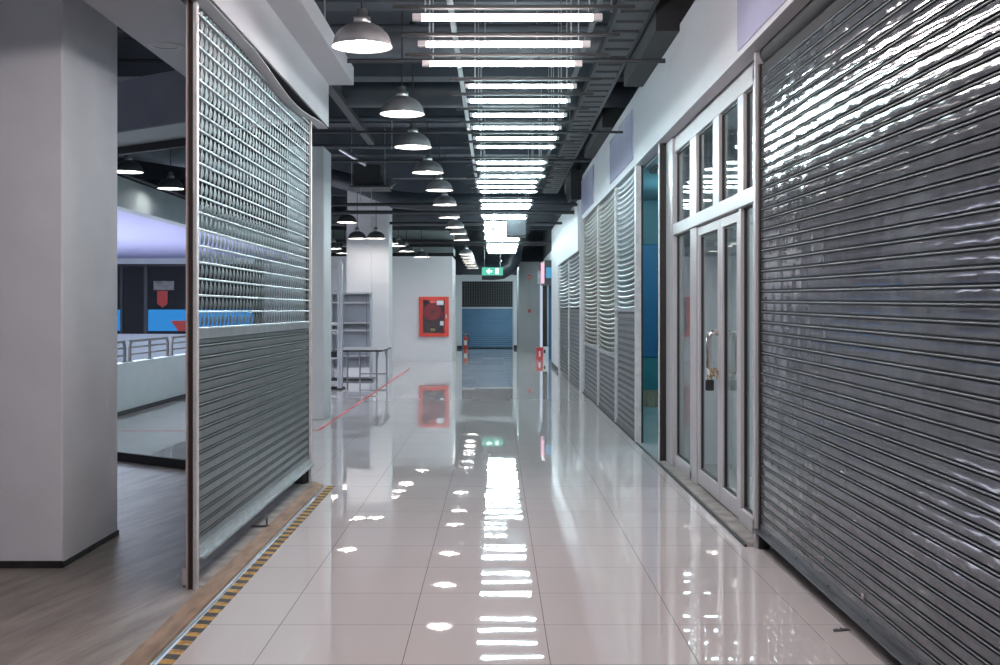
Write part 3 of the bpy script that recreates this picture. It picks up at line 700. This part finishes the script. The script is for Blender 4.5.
# ------------------------------------------------------------------ left half open shutter
XL = -1.55
t = thing('roller_shutter', 'half open silver shutter with open link grille above solid slats on a sill', 'roller shutter', (XL, 8, 0))
Y0, Y1 = 6.10, 9.74
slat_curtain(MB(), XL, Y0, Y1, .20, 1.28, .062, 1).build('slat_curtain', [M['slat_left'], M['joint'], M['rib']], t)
MB().box(XL-.012, XL+.010, Y0, Y1, 1.28, 1.33).build('divider_bar', M['galv'], t)
rods = MB(); links = MB()
pz = .0862; zr = 1.335
k = 0
while zr < 3.0:
    rods.tube([(XL+.004, Y0, zr), (XL+.004, Y1, zr)], .0062, 8)
    y = Y0+.02+(0.0 if k % 2 == 0 else 0)
    while y < Y1-.02:
        # twisted leaf shaped link plates between the rods
        vs = []; nseg = 8
        for i in range(nseg+1):
            u = i/nseg; wdt = .006+.030*math.sin(PI*u)
            ang = math.radians(5-10*u)
            cx = .004*math.sin(PI*u)
            zz = zr+.004+u*(pz-.008)
            yc = y+.022*(u-.5)
            ca, sa = math.cos(ang), math.sin(ang)
            vs += [(XL+cx-sa*wdt, yc-ca*wdt, zz), (XL+cx+sa*wdt, yc+ca*wdt, zz)]
        fs = [(2*i, 2*i+1, 2*i+3, 2*i+2) for i in range(nseg)]
        links.add(vs, fs, 0, True)
        y += .094
    zr += pz; k += 1
rods.build('grille_rods', M['rod'], t)
links.build('link_plates', M['link'], t)
m = MB().box(XL-.012, XL+.02, Y0-.01, Y1+.02, .155, .20)
m.box(XL-.012, XL+.045, Y0-.01, Y1+.03, .145, .157); m.build('bottom_rail', M['galv'], t)
for (ya, yb) in ((6.03, 6.10), (9.76, 9.84)):
    gr = MB().bevel_box(XL-.0, XL+.022, ya, ya+.045, 0, 3.02, .003).build('guide_rail', M['guide'], t)
    MB().box(XL-.022, XL-.0, ya+.002, yb, 0, 3.02).build('channel', M['gasket'], t)
    MB().box(XL-.028, XL-.022, ya+.002, yb, 0, 3.02).build('rust_strip', M['rust'], t)
    MB().box(XL-.036, XL-.028, ya+.002, yb, 0, 3.02).build('outer_flange', M['frame'], t)
lk = MB().bevel_box(XL-.06, XL-.037, 6.03, 6.07, .02, .11, .004).build('lock_box', M['frame'], t)
MB().tube([(XL-.045, 6.05, .11), (XL-.05, 6.05, .14), (XL-.042, 6.05, .155), (XL-.037, 6.05, .12)], .005, 6).build('wire_hook', M['frame'], lk)

# ------------------------------------------------------------------ shelving, table, cabinet, extinguisher
t = thing('folding_table', 'grey topped folding table with steel H legs beside the white column', 'table', (-2.5, 22.6, 0))
MB().bevel_box(-3.0, -2.10, 21.75, 23.55, .665, .695, .006).build('tabletop', M['tabletop'], t)
MB().box(-3.0, -2.10, 21.74, 21.75, .66, .69).box(-2.10, -2.09, 21.75, 23.55, .66, .69).build('edge_band', M['gasket'], t)
for xx, yy in ((-2.75, 21.85), (-2.21, 21.85), (-2.70, 23.42), (-2.17, 23.42)):
    MB().tube([(xx, yy, 0), (xx, yy, .665)], .017, 8).build('leg', M['leg_steel'], t)
for yy, xa, xb in ((21.85, -2.75, -2.21), (23.42, -2.70, -2.17)):
    MB().tube([(xa, yy, .165), (xb, yy, .165)], .014, 8).build('crossbar', M['leg_steel'], t)
    MB().tube([(xb, yy, .66), (xb, yy, .66)], .01, 6) 
MB().tube([(-2.17, 23.42, .45), (-2.17, 23.0, .66)], .012, 8).tube([(-2.21, 21.85, .45), (-2.21, 22.2, .66)], .012, 8).build('brace', M['leg_steel'], t)
t = thing('shelving_unit', 'low grey metal shelving unit standing against the white column', 'shelves', (-2.9, 24.1, 0))
for xx in (-3.34, -2.56):
    MB().box(xx, xx+.025, 23.85, 24.2, .02, 1.78).build('side_panel', M['shelf'], t)
MB().box(-3.34, -2.535, 24.19, 24.21, .25, 1.78).build('back_panel', M['shelf'], t)
for zz in (1.75, 1.56, 1.15, 1.0, .48): MB().bevel_box(-3.32, -2.56, 23.85, 24.19, zz, zz+.035, .003).build('shelf', M['tabletop'], t)
MB().box(-2.62, -2.60, 23.84, 23.86, .3, 1.78).build('upright', M['leg_steel'], t)
MB().box(-3.34, -2.5, 23.84, 24.2, 0, .05).build('plinth', M['skirt'], t)
t = thing('tall_shelving', 'tall blue grey metal shelving frame half hidden by the pale wall end', 'shelves', (-3.1, 21.2, 0))
MB().box(-2.84, -2.80, 21.1, 21.6, .03, 2.28).build('side_panel', M['shelf'], t)
MB().box(-2.795, -2.755, 21.1, 21.14, .03, 2.3).build('upright', M['shelf'], t)
for z0 in (1.02, 2.14): MB().bevel_box(-2.79, -2.765, 21.085, 21.10, z0, z0+.2, .003).build('hinge', M['frame'], t)
for zz in (2.2, 1.75, 1.55, 1.15, 1.0, .55, .1): MB().bevel_box(-3.45, -2.84, 21.1, 21.6, zz, zz+.03, .003).build('shelf', M['tabletop'], t)
MB().box(-3.45, -2.76, 21.09, 21.6, 0, .03).build('plinth', M['skirt'], t)
tag(MB().bevel_box(-3.35, -2.86, 21.2, 21.5, .58, .68, .01).build('storage_tray', M['gasket']), 'black tray lying on a low shelf of the tall shelving frame', 'tray')

# fire hose cabinet
t = thing('fire_hose_cabinet', 'red wall cabinet with glazed door and coiled red hose on the white wall', 'fire hose cabinet', (-1.73, 33.0, .69))
X0, X1, Z0, Z1 = -2.145, -1.32, .69, 1.80
fb = MB()
yf, yb = 32.86, 33.0
fb.box(X0, X1, yb-.012, yb-.002, Z0, Z1)
fb.box(X0, X0+.02, yf+.03, yb, Z0, Z1).box(X1-.02, X1, yf+.03, yb, Z0, Z1).box(X0, X1, yf+.03, yb, Z0, Z0+.02).box(X0, X1, yf+.03, yb, Z1-.02, Z1)
fb.build('cabinet_body', [M['red']], t)
dr = MB()
dr.bevel_box(X0, X0+.11, yf, yf+.03, Z0, Z1, .004).bevel_box(X1-.11, X1, yf, yf+.03, Z0, Z1, .004)
dr.bevel_box(X0+.11, X1-.11, yf, yf+.03, Z0, Z0+.10, .004).bevel_box(X0+.11, X1-.11, yf, yf+.03, Z1-.10, Z1, .004)
d = dr.build('door', M['red'], t)
MB().box(X0+.11, X1-.11, yf+.012, yf+.018, Z0+.1, Z1-.1).build('glass_pane', M['glass_dark'], d)
MB().bevel_box(X1-.075, X1-.045, yf-.015, yf, 1.20, 1.30, .004).build('latch', M['galv'], d)
MB().box(X0+.02, X1-.02, yb-.022, yb-.013, Z0+.02, Z1-.02).build('back_lining', M['lining_red'], t)
hz = MB()
for k in range(9):
    rr = .06+.022*k
    hz.tube([(-1.78+rr*math.cos(a*PI/12), yb-.05, 1.38+rr*math.sin(a*PI/12)) for a in range(25)], .0125, 6, caps=False)
hz.build('hose_reel', M['hose'], t)
MB().tube([(-1.50, yb-.05, 1.36), (-1.49, yb-.05, 1.2), (-1.47, yb-.05, 1.0), (-1.47, yb-.05, .84)], [.02, .02, .03, .035], 10).build('nozzle', M['hose'], t)
MB().tube([(-1.83, yb-.05, .87), (-1.70, yb-.05, .87)], .05, 10).build('valve', M['brass'], t)
MB().box(-1.84, -1.66, yf+.004, yf+.012, 1.62, 1.69).build('red_notice', M['redlabel'], t)
MB().box(-1.65, -1.46, yf+.004, yf+.012, 1.57, 1.69).build('notice', M['paper'], t)
MB().box(-1.56, -1.46, yf+.004, yf+.012, 1.0, 1.12).build('tag', M['paper'], t)

# extinguisher
t = thing('fire_extinguisher', 'small red fire extinguisher standing on the floor by the blue shutter', 'fire extinguisher', (-1.11, 43.0, 0))
MB().lathe([(.001, 0), (.075, 0), (.082, .02), (.082, .38), (.06, .44), (.025, .47), (.022, .50), (.001, .50)], n=20).build('cylinder_body', M['red'], t, (0, 0, 0))
MB().tube([(0, 0, .5), (0, 0, .54), (.05, 0, .56), (.09, 0, .55)], .014, 8).tube([(0, 0, .53), (-.05, 0, .58), (-.09, 0, .60)], .01, 6).build('valve_handle', M['brass'], t, (0, 0, 0))
MB().tube([(.03, -.02, .52), (.10, -.03, .50), (.12, -.03, .35), (.11, -.03, .18)], .012, 8).build('hose', M['gasket'], t, (0, 0, 0))
MB().box(-.05, .05, -.088, -.080, .15, .32).build('label', M['paper'], t, (0, 0, 0))

# exit sign
t = thing('exit_sign', 'green lit exit sign with white arrow hanging before the end wall', 'exit sign', (-.11, 36, 2.6))
MB().bevel_box(-.43, .21, 36.0, 36.05, 2.49, 2.73, .006).build('sign_face', M['green'], t)
ar = MB()
ar.add([(-.30, 35.995, 2.61), (-.20, 35.995, 2.70), (-.20, 35.995, 2.64), (-.12, 35.995, 2.64), (-.12, 35.995, 2.58), (-.20, 35.995, 2.58), (-.20, 35.995, 2.52)], [(0, 6, 5, 4, 3, 2, 1)])
ar.build('arrow', M['sign_white'], t)
px_ = MB()
px_.box(-.02, .08, 35.99, 35.998, 2.53, 2.70)
px_.build('doorway_symbol', M['sign_white'], t)
MB().box(.02, .05, 35.984, 35.99, 2.60, 2.64).tube([(.035, 35.986, 2.67), (.035, 35.985, 2.67)], .012, 8).box(.005, .02, 35.984, 35.99, 2.54, 2.61).box(.045, .06, 35.984, 35.99, 2.55, 2.61).build('running_figure', M['green'], t)
MB().tube([(-.35, 36.02, 2.73), (-.35, 36.02, CEIL-.4)], .008, 6).tube([(.13, 36.02, 2.73), (.13, 36.02, CEIL-.4)], .008, 6).build('hanger_rods', M['galv'], t)

# ------------------------------------------------------------------ ceiling services
def pipe(name, pts, r, mat, label, cat, n=14, group=None):
    return tag(MB().tube(pts, r, n).build(name, M[mat]), label, cat, group)
pipe('air_duct', [(-2.05, 6.93, 4.30), (1.7, 6.93, 4.30)], .20, 'duct_light', 'wide grey round duct crossing above the first tube light', 'duct')
pipe('air_duct', [(-1.9, 12.02, 4.14), (1.7, 12.02, 4.14)], .17, 'duct_light', 'grey round duct crossing above the second group of tube lights', 'duct')
pipe('air_duct', [(-1.9, 14.75, 4.16), (1.7, 14.75, 4.16)], .2, 'duct', 'dark round duct crossing behind the third pendant lamp', 'duct')
pipe('air_duct', [(-4.9, 22.5, 4.05), (-3.2, 22.2, 3.95), (-2.5, 22, 3.75), (-1.9, 22, 3.49), (-1.3, 22, 3.44), (0.6, 22, 3.44), (1.4, 22, 3.44)], .165, 'duct', 'black duct dropping in a curve from the air unit to the corridor', 'duct', 18)
pipe('air_duct', [(-7, 28.7, 3.72), (1.4, 28.7, 3.72)], .24, 'duct', 'large dark duct crossing above the white hose wall', 'duct')
el = [(.40, 39.0, 4.3), (.40, 39.0, 3.5), (.38, 39.0, 3.15), (.28, 39.0, 2.92), (.10, 39.0, 2.80), (-.15, 39.0, 2.75), (-.50, 39.0, 2.75)]
pipe('air_duct', [(.58, 39, CEIL), (.58, 39, 3.5), (.55, 39, 3.16), (.43, 39, 2.88), (.18, 39, 2.74), (-.1, 39, 2.71), (-.47, 39, 2.71)], .30, 'duct', 'thick blue black elbow duct curving down beside the exit sign', 'duct', 22)
tag(MB().box(-.5, -.1, 6.3, 6.6, 4.0, 4.001).build('x', M['duct']), 'x', 'x') if False else None
# rectangular dark ducts on the right above the header
struct('trim_7', MB().box(1.30, 1.72, 9.6, 12.0, 3.70, 4.3).box(1.35, 1.72, 15.0, 18.0, 3.75, 4.2).box(1.30, 1.72, 20.5, 22.4, 3.35, 3.85), M['void'], 'black boxed ducting above the white header')
# unistrut / cable tray, running along the corridor on the right
def ladder(x0, x1, z, y0, y1, label):
    t = thing('cable_ladder', label, 'cable tray', ((x0+x1)/2, (y0+y1)/2, z), 'cable ladders above the corridor')
    MB().box(x0, x0+.03, y0, y1, z, z+.09).build('side_rail', M['black'], t); MB().box(x1-.03, x1, y0, y1, z, z+.09).build('side_rail', M['black'], t)
    m = MB(); pr = []; y = y0
    while y < y1: pr += [(y, z+.012), (y+.24, z+.012), (y+.25, z+.034), (y+.34, z+.034)]; y += .35
    m.add([(xx, yy, zz) for yy, zz in pr for xx in (x0+.03, x1-.03)], [(2*i, 2*i+1, 2*i+3, 2*i+2) for i in range(len(pr)-1)])
    m.build('tray_bottom', M['pipe'], t)
    c = MB()
    for i in range(5):
        xx = x0+.06+i*(x1-x0-.12)/4
        c.tube([(xx+.01*math.sin(k*1.3+i), y0+(y1-y0)*k/24, z+.045) for k in range(25)], .014, 6)
    c.build('cables', M['duct'], t)
ladder(.98, 1.28, 3.85, -4, 27.5, 'black cable ladder running above the right edge of the tube lights')
# long dark bearing rails above the lights
for x, z, nm in ((-.33, 3.62, 'pale steel channel running along above the left ends of the tube lights'), (.74, 3.62, 'pale steel channel running along above the right ends of the tube lights')):
    tag(MB().box(x-.02, x+.02, -4, 28.2, z, z+.04).build('strut_channel', M['galv' if x < 0 else 'pipe']), nm, 'channel', 'long steel channels')
# cross pipes
cross = [(8.05, 3.58, .022, 'dark thin pipe crossing just behind the second tube light'), (9.9, 3.52, .02, 'dark thin pipe crossing behind the fourth tube light'),
         (13.2, 3.42, .016, 'pale thin pipe crossing behind the third pendant lamp'), (17.8, 3.68, .022, 'dark thin pipe crossing midway down the corridor'),
         (20.6, 3.27, .03, 'upper of two black pipes crossing before the white column'), (21.4, 3.20, .035, 'lower of two black pipes crossing before the white column'),
         (25.4, 3.3, .03, 'dark pipe crossing behind the hanging black box'), (30.5, 3.18, .03, 'dark pipe crossing before the white hose wall'), (33.8, 3.3, .03, 'dark pipe crossing near the exit sign')]
for y, z, r, nm in cross:
    pipe('ceiling_pipe', [(-7, y, z), (1.7 if z > 3.76 else 1.42, y, z)], r, 'pipe', nm, 'pipe', 8, 'thin pipes crossing the ceiling')
rnd = random.Random(3)
for i, (x, y, ln) in enumerate([(-1.7, 7.9, .9), (-1.35, 9.3, .9), (-.55, 8.6, .8), (-.1, 10.8, .7), (.15, 9.0, .8), (.4, 11.5, .7), (.9, 9.2, .8), (1.05, 12.4, .7), (-1.9, 13.0, .9), (-1.5, 17.0, .8), (.95, 15.2, .7), (1.1, 18.3, .6)]):
    tag(MB().tube([(x, y, CEIL), (x, y, CEIL-ln)], .008, 6).build('threaded_rod', M['galv']), 'thin steel rod hanging from the dark open ceiling', 'rod', 'loose threaded rods')
for i, (y, z, nm) in enumerate([(9.2, 4.06, 'grey conduit crossing high above the fourth tube light'), (11.0, 4.06, 'grey conduit crossing high above the fifth tube light'), (16.2, 4.06, 'grey conduit crossing high above the eleventh tube light'), (19.0, 4.06, 'grey conduit crossing high above the sixteenth tube light')]):
    pipe('ceiling_conduit', [(-7, y, z), (1.7, y, z)], .035, 'beam', nm, 'conduit', 8, 'high grey conduits')
# sloping strut on the left and air unit with foil duct
tag(MB().box(-1.95, -1.85, 1, 18, 3.95, 4.02).build('strut_channel', M['pipe']), 'dark channel running along above the pendant lamps', 'channel', 'long steel channels')
t = thing('air_conditioning_unit', 'black box air unit hanging beyond the pale wall end', 'air unit', (-2.4, 21, 3.65))
MB().bevel_box(-2.44, -1.98, 20.2, 20.9, 3.56, 3.92, .01).build('casing', M['void'], t)
MB().box(-2.5, -1.85, 20.15, 20.95, 3.53, 3.56).build('support_frame', M['pipe'], t)
MB().tube([(-2.0, 20.55, 3.7), (-1.86, 20.5, 3.66), (-1.80, 20.5, 3.58)], .09, 10).build('grey_outlet', M['duct_light'], t)
m = MB()
for xx in (-2.47, -1.9): m.tube([(xx, 20.2, 3.54), (xx, 20.2, CEIL)], .007, 6)
m.tube([(-2.32, 20.18, 3.54), (-2.32, 20.18, 3.28)], .007, 6).tube([(-2.14, 20.18, 3.54), (-2.12, 20.18, 3.26)], .007, 6)
m.build('hanger_rods', M['galv'], t)
tag(MB().tube([(-2.65+.09*k, 20.0, 4.16-.055*k+.012*(k % 2)) for k in range(6)], [.035, .04, .034, .04, .034, .04], 10).build('foil_duct', M['foil']), 'silver flexible foil duct above the black air unit', 'duct')
# hanging dark box in front of tubes and white access point
t = thing('hanging_duct_box', 'dark square duct box hanging in front of the densest tube lights', 'duct', (.4, 23.4, 3.1))
MB().bevel_box(.20, .60, 23.4, 24.0, 2.90, 3.26, .01).build('casing', M['duct'], t); MB().tube([(.4, 23.7, 3.26), (.4, 23.7, CEIL)], .03, 8).build('hanger', M['galv'], t)
t = thing('access_point', 'small white domed device hanging among the far tube lights', 'wireless device', (-.06, 23.2, 2.98))
MB().box(-.10, .06, -.06, .06, 0, .025).build('plate', M['frame'], t, (0, 0, 0)); MB().lathe([(.001, .07), (.03, .06), (.04, .025)], n=16).build('dome', M['alu_dark'], t, (0, 0, 0)); MB().tube([(0, 0, .06), (0, 0, CEIL-2.98)], .008, 6).build('rod', M['galv'], t, (0, 0, 0))

# ------------------------------------------------------------------ tube lights
ZT = 3.23
def make_tube(length, mat, capw, th, label):
    t = thing('tube_light', label, 'tube light', (0, 0, ZT), 'tube lights along the corridor ceiling')
    h = length/2
    MB().tube([(-h+capw, 0, 0), (h-capw, 0, 0)], th, 12).build('lit_tube', mat, t, (0, 0, 0))
    MB().bevel_box(-h, h, -th*.6, th*.6, th*.5, th*1.5, .003).build('housing', M['tube_cap'], t, (0, 0, 0))
    for s in (-1, 1):
        a, b = sorted((s*h, s*(h-capw)))
        MB().bevel_box(a, b, -th*1.15, th*1.15, -th*1.05, th*1.3, .003).build('end_cap', M['tube_cap'], t, (0, 0, 0))
    e = .16
    MB().bevel_box(-h-e+.04, h+e+.04, -.018, .018, th*1.9+.02, th*1.9+.042, .003).build('support_channel', M['black'], t, (0, 0, 0))
    for s in (-1, 1):
        MB().tube([(s*(h-.08), 0, th*1.9), (s*(h-.08), 0, CEIL-ZT)], .006, 6).build('hanger_rod', M['galv'], t, (0, 0, 0))
    return t
big = make_tube(1.17, M['tube_warm'], .06, .018, 'first tube light from the front of the view, long pinkish white batten')
big.location = (.07, 7.27, ZT)
LBL = '%s tube light from the front of the view, %s'
for i, (x, y) in enumerate(((.055, 8.0), (.045, 8.63))):
    dup(big, (x, y, ZT), LBL % (ORD[i+1], 'long pinkish white batten'))
for y in (-3.6, -2.4, -1.2, 0, 1.2, 2.4, 3.6, 4.8, 5.6, 6.3):
    dup(big, (.06, y, ZT), 'long pinkish white tube light nearer the camera than the first in view')
small = make_tube(.90, M['tube_cool'], .035, .0145, LBL % (ORD[3], 'short cool white tube'))
ys = [9.5, 10.16, 10.9, 11.67, 12.38, 13.03, 14.4, 15.1, 15.9, 16.6, 17.25, 17.94, 19.4, 20.2, 20.8, 21.6, 22.4, 23.1]
y = 24.2
while y < 37.6: ys.append(y); y += .68
small.location = (.20, ys[0], ZT)
for i, y in enumerate(ys[1:]):
    dup(small, (.20+rnd.uniform(-.02, .03)-(0 if i < 8 else .04), y, ZT), LBL % (ORD[i+4], 'short cool white tube'))
t = thing('ceiling_light_panel', 'small bright square light beyond the last tube light above the exit sign', 'light', (.37, 41.8, 3.1))
MB().bevel_box(.17, .58, 41.8, 42.3, 3.08, 3.2, .01).build('housing', M['tube_cap'], t); MB().box(.19, .56, 41.79, 42.28, 3.075, 3.085).box(.19, .56, 41.785, 41.80, 3.09, 3.19).build('diffuser', M['tube_cool'], t)

# ------------------------------------------------------------------ pendant lamps
def make_pendant(mshade, bulb, rodlen, label, group, r=.20):
    t = thing('pendant_lamp', label, 'pendant lamp', (0, 0, 3.19), group)
    k = r/.20
    prof = [(.200, 0), (.199, .006)]
    for a in range(1, 13):
        th = a/12*math.radians(76)
        prof.append((.195*math.cos(th)**.92, .006+.158*math.sin(th)))
    outer = [(a*k, b*k) for a, b in prof]
    inner = [(a*k-.004, b*k-.003) for a, b in prof[1:]]
    sm = MB().lathe(outer, n=40).lathe([(outer[0][0], 0), (outer[0][0]+.004, .002), (outer[0][0]+.003, .008), (outer[1][0], .008)], n=40)
    s = sm.build('lamp_shade', mshade, t, (0, 0, 0))
    MB().lathe([(outer[0][0], 0)]+inner+[(.001, inner[-1][1])], n=40).build('shade_lining', M['lining'], s, (0, 0, 0))
    tz = outer[-1][1]; tr = outer[-1][0]
    MB().lathe([(tr-.002, tz-.004), (.056*k, tz), (.056*k, tz+.040*k), (.048*k, tz+.044*k), (.036*k, tz+.044*k), (.036*k, tz+.088*k), (.030*k, tz+.092*k), (.001, tz+.092*k)], n=28).build('collar', M['collar'], t, (0, 0, 0))
    MB().tube([(0, 0, tz+.08*k), (0, 0, rodlen)], .007, 8).tube([(0, 0, rodlen-.04), (0, 0, rodlen)], .035, 12).build('rod', M['pipe'], t, (0, 0, 0))
    MB().lathe([(.001, .020), (.03, .026), (.046, .045), (.05, .065), (.04, .09), (.022, .12), (.020, .15)], n=18).build('bulb', bulb, t, (0, 0, 0))
    return t
GP = 'row of aluminium pendant lamps along the corridor'
pend = [(-.897, 7.9, 3.19), (-.845, 10.62, 3.19), (-.90, 12.78, 3.19), (-.876, 15.16, 3.19), (-.836, 17.4, 3.19), (-.859, 19.8, 3.19), (-.89, 22.5, 3.19), (-.88, 25.2, 3.19), (-.87, 27.4, 3.19), (-.87, 29.8, 3.19),
        (-.85, 33.3, 2.99), (-.84, 34.8, 2.97), (-.84, 36.3, 2.94), (-.84, 37.8, 2.93), (-.83, 39.3, 2.90), (-.82, 40.8, 2.86)]
p0 = make_pendant(M['alu'], M['bulb'], CEIL-3.19, 'first and largest aluminium pendant lamp from the front of the view', GP)
p0.location = pend[0]
for i, p in enumerate(pend[1:]):
    dup(p0, p, '%s aluminium pendant lamp from the front of the corridor row' % ORD[i+1])
for y in (-2.5, .1, 2.7, 5.3):
    dup(p0, (-.88, y, 3.19), 'aluminium pendant lamp nearer the camera than the first in view')
# dark lamps on the left side
GD = 'dark pendant lamps on the seating side'
side = [(-3.12, 18.9, 3.02, 'dark pendant lamp at the edge of the pale wall end, half cut off'), (-2.83, 22.4, 3.09, 'dark pendant lamp hanging highest before the white column'),
        (-2.87, 24.4, 2.906, 'dark pendant lamp over the white column, left of its close pair'), (-2.48, 24.4, 2.906, 'dark pendant lamp over the white column, right of its close pair'),
        (-3.72, 27.0, 2.83, 'small far dark pendant lamp at the pale wall end, upper one'), (-3.6, 28.0, 2.77, 'small far dark pendant lamp at the pale wall end, lower one'),
        (-2.53, 28.3, 3.02, 'dark pendant lamp hanging beside the white column above the hose wall, highest'), (-2.40, 29.0, 3.0, 'dark pendant lamp above the hose wall, second from the white column'),
        (-2.25, 29.6, 2.90, 'dark pendant lamp above the hose wall, third from the white column'), (-1.96, 31.0, 2.82, 'dark pendant lamp just before the hose wall top')]
d0 = make_pendant(M['alu_dark'], M['bulb_dim'], CEIL-3.02, side[0][3], GD, .19)
d0.location = side[0][:3]
for s in side[1:]: dup(d0, s[:3], s[3])
dup(d0, (-4.7, 15.07, 3.19), 'dark pendant lamp seen through the glass partition beside the grey column', GD)
dup(d0, (-4.7, 17.04, 3.18), 'dark pendant lamp seen through the glass partition beside the shutter post', GD)
pipe('ceiling_pipe', [(-5.02, 12.5, 3.26), (-5.02, 32.8, 3.26)], .02, 'black', 'black pipe running along the top of the grey green beam', 'pipe', 8)
pipe('air_duct', [(-7.0, 15.5, 3.9), (-3.2, 19.5, 3.65)], .16, 'duct_light', 'grey duct slanting behind the lamps beyond the glass partition', 'duct', 12)

# ------------------------------------------------------------------ shop lamps and added atrium fill
def area(name, loc, size, power, col, rot=(0, 0, 0), sy=None):
    l = bpy.data.lights.new(name, 'AREA'); l.energy = power; l.color = col; l.size = size
    if sy: l.shape = 'RECTANGLE'; l.size_y = sy
    o = bpy.data.objects.new(name, l); COL.objects.link(o); o.location = loc; o.rotation_euler = rot; return o
def point(name, loc, power, col, r=.15):
    l = bpy.data.lights.new(name, 'POINT'); l.energy = power; l.color = col; l.shadow_soft_size = r
    o = bpy.data.objects.new(name, l); COL.objects.link(o); o.location = loc; return o
point('open_shop_lamp', (2.6, 14.0, 2.6), 22, (.35, .85, 1.0), .2)
point('glass_shop_lamp', (3.2, 8.8, 2.5), 16, (.85, .95, 1.0), .2)
area('atrium_up_fill', (-11.5, 22, .9), 8, 25, (.75, .78, 1.0), (PI, 0, 0), 14)  # added fill facing up at the lilac ceiling, no fixture
area('atrium_down_fill', (-8.5, 20, 2.7), 4, 320, (.85, .9, 1.0), (0, 0, 0), 12)  # added fill facing down to lighten the parapet side, no fixture

w = bpy.data.worlds.new('World'); scene.world = w; w.use_nodes = True
bg = w.node_tree.nodes['Background']; bg.inputs[0].default_value = (.6, .7, .85, 1); bg.inputs[1].default_value = .25

# ------------------------------------------------------------------ camera
cam = bpy.data.cameras.new('Camera'); co = bpy.data.objects.new('Camera', cam); COL.objects.link(co)
co.location = (0, 0, EYE); co.rotation_euler = (PI/2, 0, 0)
cam.sensor_width = 36; cam.sensor_fit = 'HORIZONTAL'; cam.lens = 1180*36/1000
cam.shift_x = .004; cam.shift_y = -.0225; cam.clip_start = .05; cam.clip_end = 200
scene.camera = co
scene.view_settings.view_transform = 'Standard'; scene.view_settings.look = 'None'
scene.view_settings.exposure = 1.75; scene.view_settings.gamma = 1; scene.view_settings.use_curve_mapping = False
scene.cycles.use_denoising = True
scene.cycles.max_bounces = 10; scene.cycles.transparent_max_bounces = 24
scene.cycles.sample_clamp_indirect = 8
